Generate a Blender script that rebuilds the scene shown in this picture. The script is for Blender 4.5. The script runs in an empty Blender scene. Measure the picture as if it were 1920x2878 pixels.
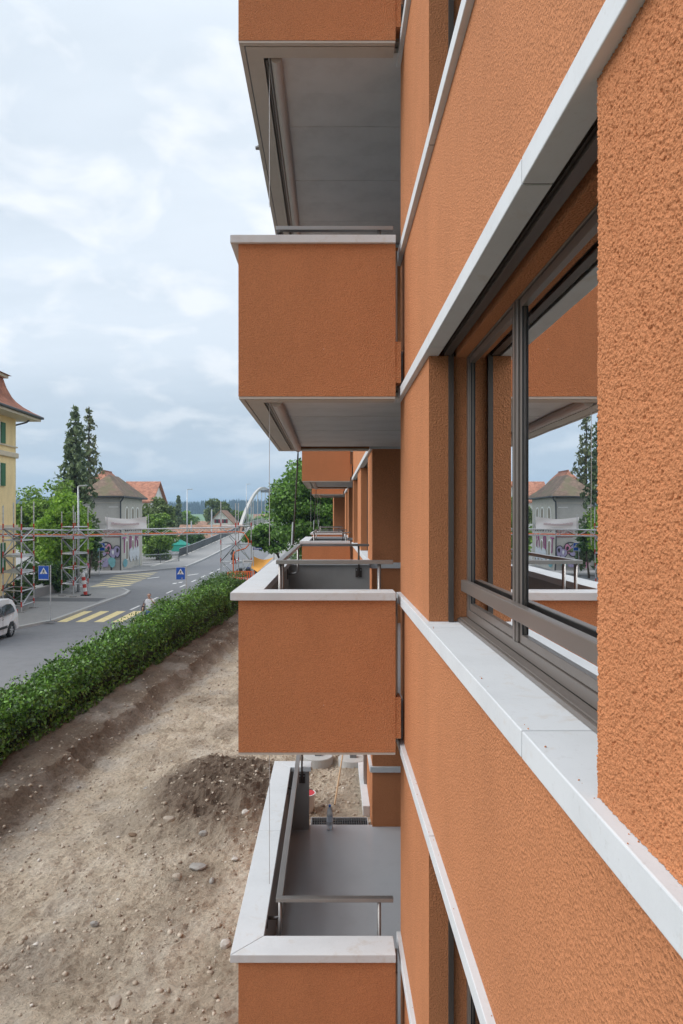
import bpy, bmesh, math, random
import numpy as np
from mathutils import Vector, Matrix

# ------------------------------------------------------------------ camera, sky, sun, exposure
scene = bpy.context.scene
COL = scene.collection
F, VX, VY = 1919.0, 928.0, 1457.0          # focal length and vanishing point of the facade, in photograph pixels
cam_d = bpy.data.cameras.new('camera')
cam = bpy.data.objects.new('camera', cam_d)
COL.objects.link(cam)
cam.location = (0, 0, 0)
cam.rotation_euler = (math.radians(90), 0, 0)
cam_d.sensor_fit = 'VERTICAL'
cam_d.sensor_height = 36
cam_d.lens = 24
cam_d.shift_x = 32 / 2878
cam_d.shift_y = 18 / 2878
cam_d.clip_start = 0.05
cam_d.clip_end = 9000
scene.camera = cam

SUN_DIR = Vector((-0.74, -0.10, 0.67)).normalized()  # broad soft sun, set on the left to brighten the facade
SUN_EL = math.asin(SUN_DIR.z)
SUN_AZ = math.atan2(SUN_DIR.x, SUN_DIR.y)

world = bpy.data.worlds.new('World')
scene.world = world
world.use_nodes = True
wn, wl = world.node_tree.nodes, world.node_tree.links
wn.clear()


def wnode(t, **kw):
    n = wn.new(t)
    for k, v in kw.items():
        setattr(n, k, v)
    return n


w_out = wnode('ShaderNodeOutputWorld')
w_tc = wnode('ShaderNodeTexCoord')
w_sep = wnode('ShaderNodeSeparateXYZ')
wl.new(w_tc.outputs['Generated'], w_sep.inputs[0])
w_zc = wnode('ShaderNodeMath', operation='MAXIMUM')
wl.new(w_sep.outputs['Z'], w_zc.inputs[0])
w_zc.inputs[1].default_value = 0.0
w_za = wnode('ShaderNodeMath', operation='ADD')
wl.new(w_zc.outputs[0], w_za.inputs[0])
w_za.inputs[1].default_value = 0.30
w_dx = wnode('ShaderNodeMath', operation='DIVIDE')
w_dy = wnode('ShaderNodeMath', operation='DIVIDE')
wl.new(w_sep.outputs['X'], w_dx.inputs[0]); wl.new(w_za.outputs[0], w_dx.inputs[1])
wl.new(w_sep.outputs['Y'], w_dy.inputs[0]); wl.new(w_za.outputs[0], w_dy.inputs[1])
w_cmb = wnode('ShaderNodeCombineXYZ')
wl.new(w_dx.outputs[0], w_cmb.inputs[0]); wl.new(w_dy.outputs[0], w_cmb.inputs[1])
w_n1 = wnode('ShaderNodeTexNoise')
w_n1.inputs['Scale'].default_value = 5.2
w_n1.inputs['Detail'].default_value = 6
w_n1.inputs['Roughness'].default_value = 0.52
w_n1.inputs['Distortion'].default_value = 0.3
wl.new(w_cmb.outputs[0], w_n1.inputs['Vector'])
w_r1 = wnode('ShaderNodeValToRGB')            # small bright cumulus heads
w_r1.color_ramp.elements[0].position = 0.49
w_r1.color_ramp.elements[0].color = (0, 0, 0, 1)
w_r1.color_ramp.elements[1].position = 0.64
w_r1.color_ramp.elements[1].color = (0.62, 0.62, 0.62, 1)
wl.new(w_n1.outputs['Fac'], w_r1.inputs[0])
w_n2 = wnode('ShaderNodeTexNoise')
w_n2.inputs['Scale'].default_value = 1.1
w_n2.inputs['Detail'].default_value = 5
w_n2.inputs['Roughness'].default_value = 0.6
w_map2 = wnode('ShaderNodeMapping')
w_map2.inputs['Scale'].default_value = (0.55, 1.5, 1)
w_map2.inputs['Location'].default_value = (3.1, 1.7, 0)
wl.new(w_cmb.outputs[0], w_map2.inputs[0]); wl.new(w_map2.outputs[0], w_n2.inputs['Vector'])
w_r2 = wnode('ShaderNodeValToRGB')            # high veil between blue grey and white
w_r2.color_ramp.elements[0].position = 0.36
w_r2.color_ramp.elements[0].color = (0.60, 0.665, 0.73, 1)
w_r2.color_ramp.elements[1].position = 0.62
w_r2.color_ramp.elements[1].color = (0.73, 0.785, 0.845, 1)
wl.new(w_n2.outputs['Fac'], w_r2.inputs[0])
w_mix = wnode('ShaderNodeMixRGB', blend_type='MIX')
wl.new(w_r1.outputs[0], w_mix.inputs['Fac'])
wl.new(w_r2.outputs[0], w_mix.inputs['Color1'])
w_mix.inputs['Color2'].default_value = (0.95, 0.95, 0.955, 1)
# overcast luminance: darker at the horizon, brighter overhead
w_gr = wnode('ShaderNodeMapRange')
w_gr.inputs['From Min'].default_value = 0.0
w_gr.inputs['From Max'].default_value = 1.0
w_gr.inputs['To Min'].default_value = 0.0
w_gr.inputs['To Max'].default_value = 1.0
wl.new(w_zc.outputs[0], w_gr.inputs['Value'])
w_cr = wnode('ShaderNodeValToRGB')
w_cr.color_ramp.elements[0].position = 0.0
w_cr.color_ramp.elements[0].color = (0.60, 0.65, 0.70, 1)
e = w_cr.color_ramp.elements.new(0.22); e.color = (0.93, 0.94, 0.95, 1)
e = w_cr.color_ramp.elements.new(0.55); e.color = (1.02, 1.02, 1.02, 1)
w_cr.color_ramp.elements[-1].position = 1.0
w_cr.color_ramp.elements[-1].color = (1.45, 1.45, 1.45, 1)
wl.new(w_gr.outputs[0], w_cr.inputs[0])
w_mul = wnode('ShaderNodeMixRGB', blend_type='MULTIPLY')
w_mul.inputs['Fac'].default_value = 1
wl.new(w_mix.outputs[0], w_mul.inputs['Color1']); wl.new(w_cr.outputs[0], w_mul.inputs['Color2'])
w_bgc = wnode('ShaderNodeBackground')
w_bgc.inputs['Strength'].default_value = 0.92
w_bgc.inputs['Strength'].default_value = 0.96
wl.new(w_mul.outputs[0], w_bgc.inputs['Color'])
w_sky = wnode('ShaderNodeTexSky', sky_type='NISHITA')
w_sky.sun_disc = False
w_sky.sun_elevation = SUN_EL
w_sky.sun_rotation = SUN_AZ
w_sky.dust_density = 2.0
w_bgs = wnode('ShaderNodeBackground')
w_bgs.inputs['Strength'].default_value = 0.09
wl.new(w_sky.outputs[0], w_bgs.inputs['Color'])
w_ms = wnode('ShaderNodeMixShader')
w_ms.inputs[0].default_value = 0.90           # cloud veil over the clear sky
wl.new(w_bgs.outputs[0], w_ms.inputs[1]); wl.new(w_bgc.outputs[0], w_ms.inputs[2])
wl.new(w_ms.outputs[0], w_out.inputs['Surface'])

sun_d = bpy.data.lights.new('sun', 'SUN')
sun_d.energy = 2.15
sun_d.angle = math.radians(50)
sun_d.color = (1.0, 0.98, 0.95)
sun = bpy.data.objects.new('sun', sun_d)
COL.objects.link(sun)
sun.location = (-30, -15, 40)
sun.rotation_euler = (-SUN_DIR).to_track_quat('-Z', 'Y').to_euler()

scene.view_settings.view_transform = 'Standard'
scene.view_settings.look = 'None'
scene.view_settings.gamma = 1
scene.view_settings.exposure = 0.45
scene.cycles.use_denoising = True
scene.cycles.max_bounces = 8
scene.cycles.transparent_max_bounces = 24
scene.cycles.caustics_reflective = False
scene.cycles.caustics_refractive = False

# ------------------------------------------------------------------ helpers
rng = np.random.default_rng(7)
random.seed(7)
STREET = -5.6
SOIL = -4.5


def at(px, py, Y):
    """World point at depth Y that lies on the photograph pixel (px, py)."""
    return Vector(((px - VX) * Y / F, Y, (VY - py) * Y / F))


def gnd(px, py, z=STREET):
    """World point on the level z under the photograph pixel (px, py)."""
    Y = -z * F / (py - VY)
    return Vector(((px - VX) * Y / F, Y, z))


WLOC = {}


def finish(me, name, mat, parent=None, origin=None, smooth=False, bevel=0):
    n = len(me.vertices)
    co = np.empty(n * 3, dtype=np.float32)
    me.vertices.foreach_get('co', co)
    co = co.reshape(-1, 3)
    if origin is None:
        lo, hi = co.min(0), co.max(0)
        origin = Vector((float(lo[0] + hi[0]) / 2, float(lo[1] + hi[1]) / 2, float(lo[2])))
    co -= np.array(origin, dtype=np.float32)
    me.vertices.foreach_set('co', co.ravel())
    me.update()
    if smooth:
        me.polygons.foreach_set('use_smooth', [True] * len(me.polygons))
    if mat is not None:
        me.materials.append(mat)
    o = bpy.data.objects.new(name, me)
    COL.objects.link(o)
    o.location = origin
    WLOC[o.name] = Vector(origin)
    if parent is not None:
        o.parent = parent
        o.matrix_parent_inverse = Matrix.Translation(-WLOC[parent.name])
    if bevel:
        m = o.modifiers.new('bevel', 'BEVEL')
        m.width = bevel
        m.segments = 2
        m.limit_method = 'ANGLE'
    return o


class MB:
    def __init__(self):
        self.v, self.f = [], []

    def box(self, x0, x1, y0, y1, z0, z1):
        b = len(self.v)
        self.v += [(x0, y0, z0), (x1, y0, z0), (x1, y1, z0), (x0, y1, z0), (x0, y0, z1), (x1, y0, z1), (x1, y1, z1), (x0, y1, z1)]
        self.f += [tuple(b + i for i in q) for q in ((3, 2, 1, 0), (4, 5, 6, 7), (0, 1, 5, 4), (1, 2, 6, 5), (2, 3, 7, 6), (3, 0, 4, 7))]
        return self

    def prism(self, poly, z0, z1):
        """Vertical prism over an XY polygon (counter-clockwise from above)."""
        b, n = len(self.v), len(poly)
        self.v += [(p[0], p[1], z0) for p in poly] + [(p[0], p[1], z1) for p in poly]
        self.f += [tuple(b + i for i in reversed(range(n))), tuple(b + n + i for i in range(n))]
        self.f += [(b + i, b + (i + 1) % n, b + n + (i + 1) % n, b + n + i) for i in range(n)]
        return self

    def poly3(self, pts, off):
        """Slab: polygon pts (3D) extruded by the vector off."""
        b, n = len(self.v), len(pts)
        off = Vector(off)
        self.v += [tuple(Vector(p)) for p in pts] + [tuple(Vector(p) + off) for p in pts]
        self.f += [tuple(b + i for i in reversed(range(n))), tuple(b + n + i for i in range(n))]
        self.f += [(b + i, b + (i + 1) % n, b + n + (i + 1) % n, b + n + i) for i in range(n)]
        return self

    def tube(self, pts, r, seg=8, cap=True):
        pts = [Vector(p) for p in pts]
        rs = r if isinstance(r, (list, tuple)) else [r] * len(pts)
        rings = []
        prev = None
        for i, p in enumerate(pts):
            if i == 0:
                d = pts[1] - p
            elif i == len(pts) - 1:
                d = p - pts[i - 1]
            else:
                d = (pts[i + 1] - p).normalized() + (p - pts[i - 1]).normalized()
            if d.length < 1e-9:
                d = Vector((0, 0, 1))
            d.normalize()
            if prev is None:
                u = d.orthogonal().normalized()
            else:
                u = prev - d * prev.dot(d)
                u = u.normalized() if u.length > 1e-6 else d.orthogonal().normalized()
            prev = u
            w = d.cross(u)
            b = len(self.v)
            self.v += [tuple(p + (u * math.cos(2 * math.pi * k / seg) + w * math.sin(2 * math.pi * k / seg)) * rs[i]) for k in range(seg)]
            rings.append(b)
        for a, b in zip(rings, rings[1:]):
            self.f += [(a + k, a + (k + 1) % seg, b + (k + 1) % seg, b + k) for k in range(seg)]
        if cap:
            self.f += [tuple(rings[0] + k for k in reversed(range(seg))), tuple(rings[-1] + k for k in range(seg))]
        return self

    def lathe(self, cx, cy, prof, seg=20):
        """Revolve (radius, z) pairs about the vertical through (cx, cy)."""
        rings = []
        for r, z in prof:
            rings.append(len(self.v))
            self.v += [(cx + r * math.cos(2 * math.pi * k / seg), cy + r * math.sin(2 * math.pi * k / seg), z) for k in range(seg)]
        for a, b in zip(rings, rings[1:]):
            self.f += [(a + k, a + (k + 1) % seg, b + (k + 1) % seg, b + k) for k in range(seg)]
        self.f += [tuple(rings[0] + k for k in reversed(range(seg))), tuple(rings[-1] + k for k in range(seg))]
        return self

    def bar(self, a, b, w, h):
        """Rectangular bar from a to b, w wide sideways and h tall."""
        a, b = Vector(a), Vector(b)
        d = (b - a).normalized()
        s = d.cross(Vector((0, 0, 1)))
        s = s.normalized() if s.length > 1e-6 else Vector((1, 0, 0))
        u = s.cross(d).normalized()
        q = [s * w / 2 + u * h / 2, -s * w / 2 + u * h / 2, -s * w / 2 - u * h / 2, s * w / 2 - u * h / 2]
        i = len(self.v)
        self.v += [tuple(a + p) for p in q] + [tuple(b + p) for p in q]
        self.f += [tuple(i + k for k in t) for t in ((0, 1, 2, 3), (7, 6, 5, 4), (0, 4, 5, 1), (1, 5, 6, 2), (2, 6, 7, 3), (3, 7, 4, 0))]
        return self

    def quad(self, *pts):
        b = len(self.v)
        self.v += [tuple(p) for p in pts]
        self.f.append(tuple(range(b, b + len(pts))))
        return self

    def grid(self, P):
        """P: array (n, m, 3) of points."""
        n, m = len(P), len(P[0])
        b = len(self.v)
        self.v += [tuple(P[i][j]) for i in range(n) for j in range(m)]
        self.f += [(b + i * m + j, b + i * m + j + 1, b + (i + 1) * m + j + 1, b + (i + 1) * m + j) for i in range(n - 1) for j in range(m - 1)]
        return self

    def build(self, name, mat, parent=None, smooth=False, bevel=0, origin=None):
        me = bpy.data.meshes.new(name)
        me.from_pydata(self.v, [], self.f)
        me.validate()
        bm = bmesh.new()
        bm.from_mesh(me)
        bmesh.ops.recalc_face_normals(bm, faces=bm.faces)
        bm.to_mesh(me)
        bm.free()
        return finish(me, name, mat, parent, origin, smooth, bevel)


def tag(o, label=None, cat=None, group=None, kind=None):
    if label: o['label'] = label
    if cat: o['category'] = cat
    if group: o['group'] = group
    if kind: o['kind'] = kind
    return o


def thing(name, loc, label, cat, group=None):
    o = bpy.data.objects.new(name, None)
    COL.objects.link(o)
    o.location = loc
    o.empty_display_size = 0.2
    WLOC[o.name] = Vector(loc)
    return tag(o, label, cat, group)


def structure(o):
    o['kind'] = 'structure'
    return o


def quads_mesh(V, mat, name, parent=None, origin=None):
    """V: (N, 4, 3) quads as one mesh, fast."""
    V = np.asarray(V, dtype=np.float32)
    n = len(V)
    me = bpy.data.meshes.new(name)
    me.vertices.add(n * 4)
    me.vertices.foreach_set('co', V.ravel())
    me.loops.add(n * 4)
    me.loops.foreach_set('vertex_index', np.arange(n * 4, dtype=np.int32))
    me.polygons.add(n)
    me.polygons.foreach_set('loop_start', np.arange(0, n * 4, 4, dtype=np.int32))
    me.polygons.foreach_set('loop_total', np.full(n, 4, dtype=np.int32))
    me.update(calc_edges=True)
    return finish(me, name, mat, parent, origin)


def unit(a):
    return a / np.maximum(np.linalg.norm(a, axis=1, keepdims=True), 1e-9)


def leaf_quads(P, out, size, g, bias=0.8, aspect=0.55, droop=0.0):
    """Rhombic folded leaves at points P, facing more or less along out."""
    n = len(P)
    nrm = unit(g.normal(size=(n, 3)) + out * bias)
    t = unit(np.cross(nrm, g.normal(size=(n, 3))))
    t[:, 2] -= droop
    t = unit(t)
    b = unit(np.cross(nrm, t))
    s = (size * g.uniform(0.5, 1.55, n))[:, None]
    fold = nrm * s * 0.12
    return np.stack([P - t * s * 0.5, P + b * s * aspect * 0.5 + fold, P + t * s * 0.5, P - b * s * aspect * 0.5 + fold], axis=1)


def hash2(ix, iy, seed):
    h = (ix.astype(np.int64) * 374761393 + iy.astype(np.int64) * 668265263 + seed * 1442695041) & 0x7fffffff
    h = ((h ^ (h >> 13)) * 1274126177) & 0x7fffffff
    h = h ^ (h >> 16)
    return (h & 0xffff) / 65535.0


def vnoise(x, y, seed=0):
    ix, iy = np.floor(x), np.floor(y)
    fx, fy = x - ix, y - iy
    fx = fx * fx * (3 - 2 * fx); fy = fy * fy * (3 - 2 * fy)
    a = hash2(ix, iy, seed); b = hash2(ix + 1, iy, seed); c = hash2(ix, iy + 1, seed); d = hash2(ix + 1, iy + 1, seed)
    return (a * (1 - fx) + b * fx) * (1 - fy) + (c * (1 - fx) + d * fx) * fy


def fbm(x, y, seed=0, octv=4, gain=0.5):
    s, a, t = 0, 1.0, 0
    for i in range(octv):
        s = s + a * vnoise(x * 2 ** i, y * 2 ** i, seed + i * 17)
        t += a
        a *= gain
    return s / t


# ------------------------------------------------------------------ materials
def new_mat(name):
    m = bpy.data.materials.new(name)
    m.use_nodes = True
    nt = m.node_tree
    return m, nt, nt.nodes['Principled BSDF']


def N(nt, t, **kw):
    n = nt.nodes.new(t)
    for k, v in kw.items():
        if k in n.inputs.keys():
            n.inputs[k].default_value = v
        else:
            setattr(n, k, v)
    return n


def objcoord(nt):
    return N(nt, 'ShaderNodeTexCoord').outputs['Object']


def ramp(nt, src, stops):
    r = N(nt, 'ShaderNodeValToRGB')
    cr = r.color_ramp
    while len(cr.elements) < len(stops):
        cr.elements.new(0.5)
    for e_, (p, c) in zip(cr.elements, stops):
        e_.position = p
        e_.color = (c[0], c[1], c[2], 1) if len(c) == 3 else c
    nt.links.new(src, r.inputs[0])
    return r.outputs[0]


def plain(name, col, rough=0.6, metal=0.0, var=0.06, scale=3.0, bump=0.0, bscale=60.0, spec=None):
    """A paint or metal with slight cloudy variation and optional fine relief."""
    m, nt, p = new_mat(name)
    oc = objcoord(nt)
    n1 = N(nt, 'ShaderNodeTexNoise', Scale=scale, Detail=4.0)
    nt.links.new(oc, n1.inputs['Vector'])
    c = Vector(col)
    out = ramp(nt, n1.outputs['Fac'], [(0.3, tuple(c * (1 - var))), (0.7, tuple(Vector([min(1, k) for k in c * (1 + var)])))])
    nt.links.new(out, p.inputs['Base Color'])
    p.inputs['Roughness'].default_value = rough
    p.inputs['Metallic'].default_value = metal
    if spec is not None:
        p.inputs['Specular IOR Level'].default_value = spec
    if bump:
        n2 = N(nt, 'ShaderNodeTexNoise', Scale=bscale, Detail=3.0)
        nt.links.new(oc, n2.inputs['Vector'])
        b = N(nt, 'ShaderNodeBump', Strength=bump, Distance=0.01)
        nt.links.new(n2.outputs['Fac'], b.inputs['Height'])
        nt.links.new(b.outputs[0], p.inputs['Normal'])
    return m


def stucco(name, col, strength=1.0, scale=125.0, dist=0.010, specks=True):
    m, nt, p = new_mat(name)
    oc = objcoord(nt)
    c = Vector(col)
    big = N(nt, 'ShaderNodeTexNoise', Scale=1.6, Detail=7.0, Roughness=0.62)
    smap = N(nt, 'ShaderNodeMapping')
    smap.inputs['Scale'].default_value = (1.0, 1.0, 0.45)
    nt.links.new(oc, smap.inputs[0])
    nt.links.new(smap.outputs[0], big.inputs['Vector'])
    fine = N(nt, 'ShaderNodeTexNoise', Scale=scale, Detail=3.0, Roughness=0.65)
    nt.links.new(oc, fine.inputs['Vector'])
    vor = N(nt, 'ShaderNodeTexVoronoi', Scale=scale * 0.75)
    nt.links.new(oc, vor.inputs['Vector'])
    mixh = N(nt, 'ShaderNodeMath', operation='ADD')
    nt.links.new(fine.outputs['Fac'], mixh.inputs[0])
    vm = N(nt, 'ShaderNodeMath', operation='MULTIPLY')
    vm.inputs[1].default_value = 0.55
    nt.links.new(vor.outputs['Distance'], vm.inputs[0])
    nt.links.new(vm.outputs[0], mixh.inputs[1])
    b = N(nt, 'ShaderNodeBump', Strength=strength, Distance=dist)
    nt.links.new(mixh.outputs[0], b.inputs['Height'])
    nt.links.new(b.outputs[0], p.inputs['Normal'])
    base = ramp(nt, big.outputs['Fac'], [(0.28, tuple(c * 0.88)), (0.5, tuple(c)), (0.72, tuple(c * 1.07))])
    grain = ramp(nt, fine.outputs['Fac'], [(0.30, (0.74, 0.73, 0.72)), (0.6, (1.06, 1.06, 1.06))])
    mul = N(nt, 'ShaderNodeMixRGB', blend_type='MULTIPLY')
    mul.inputs['Fac'].default_value = 1.0
    nt.links.new(base, mul.inputs['Color1']); nt.links.new(grain, mul.inputs['Color2'])
    last = mul.outputs[0]
    if specks:
        v2 = N(nt, 'ShaderNodeTexVoronoi', Scale=6.0)
        nt.links.new(oc, v2.inputs['Vector'])
        lt = N(nt, 'ShaderNodeMath', operation='LESS_THAN')
        lt.inputs[1].default_value = 0.022
        nt.links.new(v2.outputs['Distance'], lt.inputs[0])
        mx = N(nt, 'ShaderNodeMixRGB')
        nt.links.new(lt.outputs[0], mx.inputs['Fac'])
        nt.links.new(last, mx.inputs['Color1'])
        mx.inputs['Color2'].default_value = (0.72, 0.64, 0.58, 1)
        last = mx.outputs[0]
    nt.links.new(last, p.inputs['Base Color'])
    p.inputs['Roughness'].default_value = 0.92
    p.inputs['Specular IOR Level'].default_value = 0.2
    return m


def concrete(name, col, rough=0.75, stain=0.10, bump=0.15, warm=0.0):
    m, nt, p = new_mat(name)
    oc = objcoord(nt)
    c = Vector(col)
    n1 = N(nt, 'ShaderNodeTexNoise', Scale=2.2, Detail=8.0, Roughness=0.65)
    nt.links.new(oc, n1.inputs['Vector'])
    a = ramp(nt, n1.outputs['Fac'], [(0.28, tuple(c * (1 - stain))), (0.5, tuple(c)), (0.75, tuple(c * (1 + stain * 0.5)))])
    n2 = N(nt, 'ShaderNodeTexNoise', Scale=38.0, Detail=4.0, Roughness=0.7)
    nt.links.new(oc, n2.inputs['Vector'])
    s = ramp(nt, n2.outputs['Fac'], [(0.26, (0.80, 0.78, 0.76)), (0.40, (1, 1, 1))])
    mul = N(nt, 'ShaderNodeMixRGB', blend_type='MULTIPLY')
    mul.inputs['Fac'].default_value = 0.6
    nt.links.new(a, mul.inputs['Color1']); nt.links.new(s, mul.inputs['Color2'])
    last = mul.outputs[0]
    if warm:
        n3 = N(nt, 'ShaderNodeTexNoise', Scale=4.5, Detail=5.0, Roughness=0.7, Distortion=0.6)
        nt.links.new(oc, n3.inputs['Vector'])
        k = ramp(nt, n3.outputs['Fac'], [(0.56, (0, 0, 0)), (0.72, (warm, warm, warm))])
        mw = N(nt, 'ShaderNodeMixRGB')
        nt.links.new(k, mw.inputs['Fac'])
        nt.links.new(last, mw.inputs['Color1'])
        mw.inputs['Color2'].default_value = (0.47, 0.40, 0.33, 1)
        last = mw.outputs[0]
    nt.links.new(last, p.inputs['Base Color'])
    p.inputs['Roughness'].default_value = rough
    b = N(nt, 'ShaderNodeBump', Strength=bump, Distance=0.004)
    nt.links.new(n2.outputs['Fac'], b.inputs['Height'])
    nt.links.new(b.outputs[0], p.inputs['Normal'])
    return m


def leaf_mat(name, dark, light, yellow=0.0, rough=0.5):
    m, nt, p = new_mat(name)
    geo = N(nt, 'ShaderNodeNewGeometry')
    stops = [(0.0, dark), (0.75, light)]
    if yellow:
        stops.append((1.0, tuple(Vector(light) * (1 + yellow))))
    col = ramp(nt, geo.outputs['Random Per Island'], stops)
    nt.links.new(col, p.inputs['Base Color'])
    p.inputs['Roughness'].default_value = rough
    tr = N(nt, 'ShaderNodeBsdfTranslucent')
    nt.links.new(col, tr.inputs['Color'])
    mx = N(nt, 'ShaderNodeMixShader')
    mx.inputs[0].default_value = 0.3
    nt.links.new(p.outputs[0], mx.inputs[1]); nt.links.new(tr.outputs[0], mx.inputs[2])
    nt.links.new(mx.outputs[0], nt.nodes['Material Output'].inputs['Surface'])
    return m


def glass_mat(name, ior=1.7, tint=(0.82, 0.87, 0.88)):
    """Window pane: Fresnel mirror over a slightly tinted clear sheet."""
    m, nt, p = new_mat(name)
    nt.nodes.remove(p)
    fr = N(nt, 'ShaderNodeFresnel')
    fr.inputs['IOR'].default_value = ior
    gl = N(nt, 'ShaderNodeBsdfGlossy')
    gl.inputs['Roughness'].default_value = 0.0
    gl.inputs['Color'].default_value = (0.97, 0.98, 0.99, 1)
    wv = N(nt, 'ShaderNodeTexNoise', Scale=2.2, Detail=1.0)
    nt.links.new(objcoord(nt), wv.inputs['Vector'])
    wb = N(nt, 'ShaderNodeBump', Strength=0.25, Distance=0.002)
    nt.links.new(wv.outputs['Fac'], wb.inputs['Height'])
    nt.links.new(wb.outputs[0], gl.inputs['Normal'])
    tr = N(nt, 'ShaderNodeBsdfTransparent')
    tr.inputs['Color'].default_value = (*tint, 1)
    mx = N(nt, 'ShaderNodeMixShader')
    nt.links.new(fr.outputs[0], mx.inputs[0])
    nt.links.new(tr.outputs[0], mx.inputs[1]); nt.links.new(gl.outputs[0], mx.inputs[2])
    nt.links.new(mx.outputs[0], nt.nodes['Material Output'].inputs['Surface'])
    return m


def roof_mat(name, col, rows=5.0, moss=None):
    m, nt, p = new_mat(name)
    oc = objcoord(nt)
    c = Vector(col)
    br = N(nt, 'ShaderNodeTexVoronoi', Scale=rows)
    nt.links.new(oc, br.inputs['Vector'])
    a = ramp(nt, br.outputs['Color'], [(0.1, tuple(c * 0.72)), (0.5, tuple(c)), (0.9, tuple(c * 1.3))])
    if moss:
        n1 = N(nt, 'ShaderNodeTexNoise', Scale=0.9, Detail=5.0)
        nt.links.new(oc, n1.inputs['Vector'])
        k = ramp(nt, n1.outputs['Fac'], [(0.48, (0, 0, 0)), (0.62, (0.8, 0.8, 0.8))])
        mx = N(nt, 'ShaderNodeMixRGB')
        nt.links.new(k, mx.inputs['Fac']); nt.links.new(a, mx.inputs['Color1'])
        mx.inputs['Color2'].default_value = (*moss, 1)
        a = mx.outputs[0]
    nt.links.new(a, p.inputs['Base Color'])
    p.inputs['Roughness'].default_value = 0.85
    b = N(nt, 'ShaderNodeBump', Strength=0.6, Distance=0.05)
    nt.links.new(br.outputs['Distance'], b.inputs['Height'])
    nt.links.new(b.outputs[0], p.inputs['Normal'])
    return m


M = {}
ORANGE = (0.565, 0.234, 0.108)
M['stucco'] = stucco('orange_stucco', ORANGE)
M['stucco_rough'] = stucco('orange_stucco_near', ORANGE, strength=0.8, scale=330.0, dist=0.003, specks=False)
M['stucco_jamb'] = stucco('orange_stucco_jamb', ORANGE, strength=0.9, scale=70.0, dist=0.008, specks=False)
M['stone'] = concrete('pale_cast_stone', (0.59, 0.61, 0.63), 0.7, 0.10, 0.12, 0.45)
M['concrete'] = concrete('grey_concrete', (0.34, 0.33, 0.32), 0.75, 0.14, 0.2)
M['soffit'] = concrete('soffit_concrete', (0.54, 0.54, 0.54), 0.8, 0.16, 0.3)
M['beam'] = concrete('warm_concrete', (0.46, 0.43, 0.39), 0.8, 0.08, 0.15)
M['floor_coat'] = concrete('grey_floor_coating', (0.42, 0.44, 0.47), 0.16, 0.06, 0.25)
M['bronze'] = plain('bronze_aluminium', (0.205, 0.178, 0.162), 0.36, 0.45, 0.05, 2.0)
M['bronze_dark'] = plain('dark_bronze', (0.085, 0.070, 0.062), 0.45, 0.4, 0.05, 2.0)
M['rail_metal'] = plain('grey_brown_metal', (0.30, 0.285, 0.275), 0.36, 0.75, 0.05, 4.0)
M['rubber'] = plain('black_rubber', (0.012, 0.012, 0.013), 0.6, 0, 0.1)
M['rubber_grey'] = plain('grey_sealant', (0.10, 0.095, 0.09), 0.8, 0, 0.1)
M['glass'] = glass_mat('window_glass', 1.95)
M['interior'] = plain('interior_plaster', (0.42, 0.41, 0.39), 0.9, 0, 0.03)
M['awning'] = plain('taupe_awning_cassette', (0.46, 0.42, 0.40), 0.5, 0.2, 0.04)
M['steel'] = plain('galvanised_steel', (0.52, 0.54, 0.56), 0.45, 0.4, 0.18, 9.0)
M['steel_dark'] = plain('dull_steel', (0.20, 0.21, 0.22), 0.5, 0.6, 0.15, 9.0)
M['red'] = plain('red_paint', (0.50, 0.045, 0.035), 0.5, 0, 0.12, 6.0)
M['orange_paint'] = plain('orange_plastic', (0.80, 0.16, 0.035), 0.5, 0, 0.1, 5.0)
M['orange_cloth'] = plain('orange_cloth', (0.75, 0.36, 0.07), 0.8, 0, 0.06, 3.0)
M['white'] = plain('white_paint', (0.74, 0.74, 0.73), 0.5, 0, 0.04)
M['car_white'] = plain('white_car_paint', (0.74, 0.76, 0.78), 0.18, 0, 0.01)
M['black'] = plain('black_plastic', (0.02, 0.02, 0.021), 0.5, 0, 0.1)
M['blue'] = plain('sign_blue', (0.008, 0.085, 0.46), 0.45, 0, 0.03)
M['navy'] = plain('street_sign_blue', (0.02, 0.05, 0.26), 0.45, 0, 0.03)
M['yellow_line'] = plain('yellow_road_paint', (0.70, 0.58, 0.29), 0.75, 0, 0.16, 4.0, 0.2, 50)
M['white_line'] = plain('white_road_paint', (0.66, 0.66, 0.65), 0.75, 0, 0.12, 4.0, 0.2, 50)
M['wood'] = plain('raw_wood', (0.48, 0.33, 0.20), 0.8, 0, 0.12, 8.0)
M['bark'] = plain('bark', (0.075, 0.055, 0.04), 0.95, 0, 0.3, 5.0, 0.6, 20)
M['leaf_hedge'] = leaf_mat('hedge_leaves', (0.030, 0.072, 0.016), (0.135, 0.270, 0.042), 0.9, 0.33)
M['leaf_shrub'] = leaf_mat('shrub_leaves', (0.035, 0.080, 0.022), (0.110, 0.220, 0.050), 0.4, 0.40)
M['leaf_maple'] = leaf_mat('maple_leaves', (0.045, 0.105, 0.020), (0.170, 0.330, 0.050), 0.5)
M['leaf_bright'] = leaf_mat('bright_leaves', (0.120, 0.250, 0.026), (0.300, 0.500, 0.055), 0.3)
M['leaf_mid'] = leaf_mat('mid_green_leaves', (0.070, 0.140, 0.024), (0.230, 0.370, 0.055), 0.4)
M['leaf_olive'] = leaf_mat('olive_leaves', (0.080, 0.115, 0.036), (0.170, 0.230, 0.065), 0.4)
M['needles'] = leaf_mat('spruce_needles', (0.060, 0.095, 0.050), (0.210, 0.270, 0.130), 0.3, 0.7)
M['needles_dry'] = leaf_mat('thin_spruce_needles', (0.070, 0.095, 0.055), (0.240, 0.260, 0.130), 0.3, 0.7)
M['asphalt'] = concrete('asphalt', (0.165, 0.168, 0.178), 0.85, 0.14, 0.35)
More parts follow.
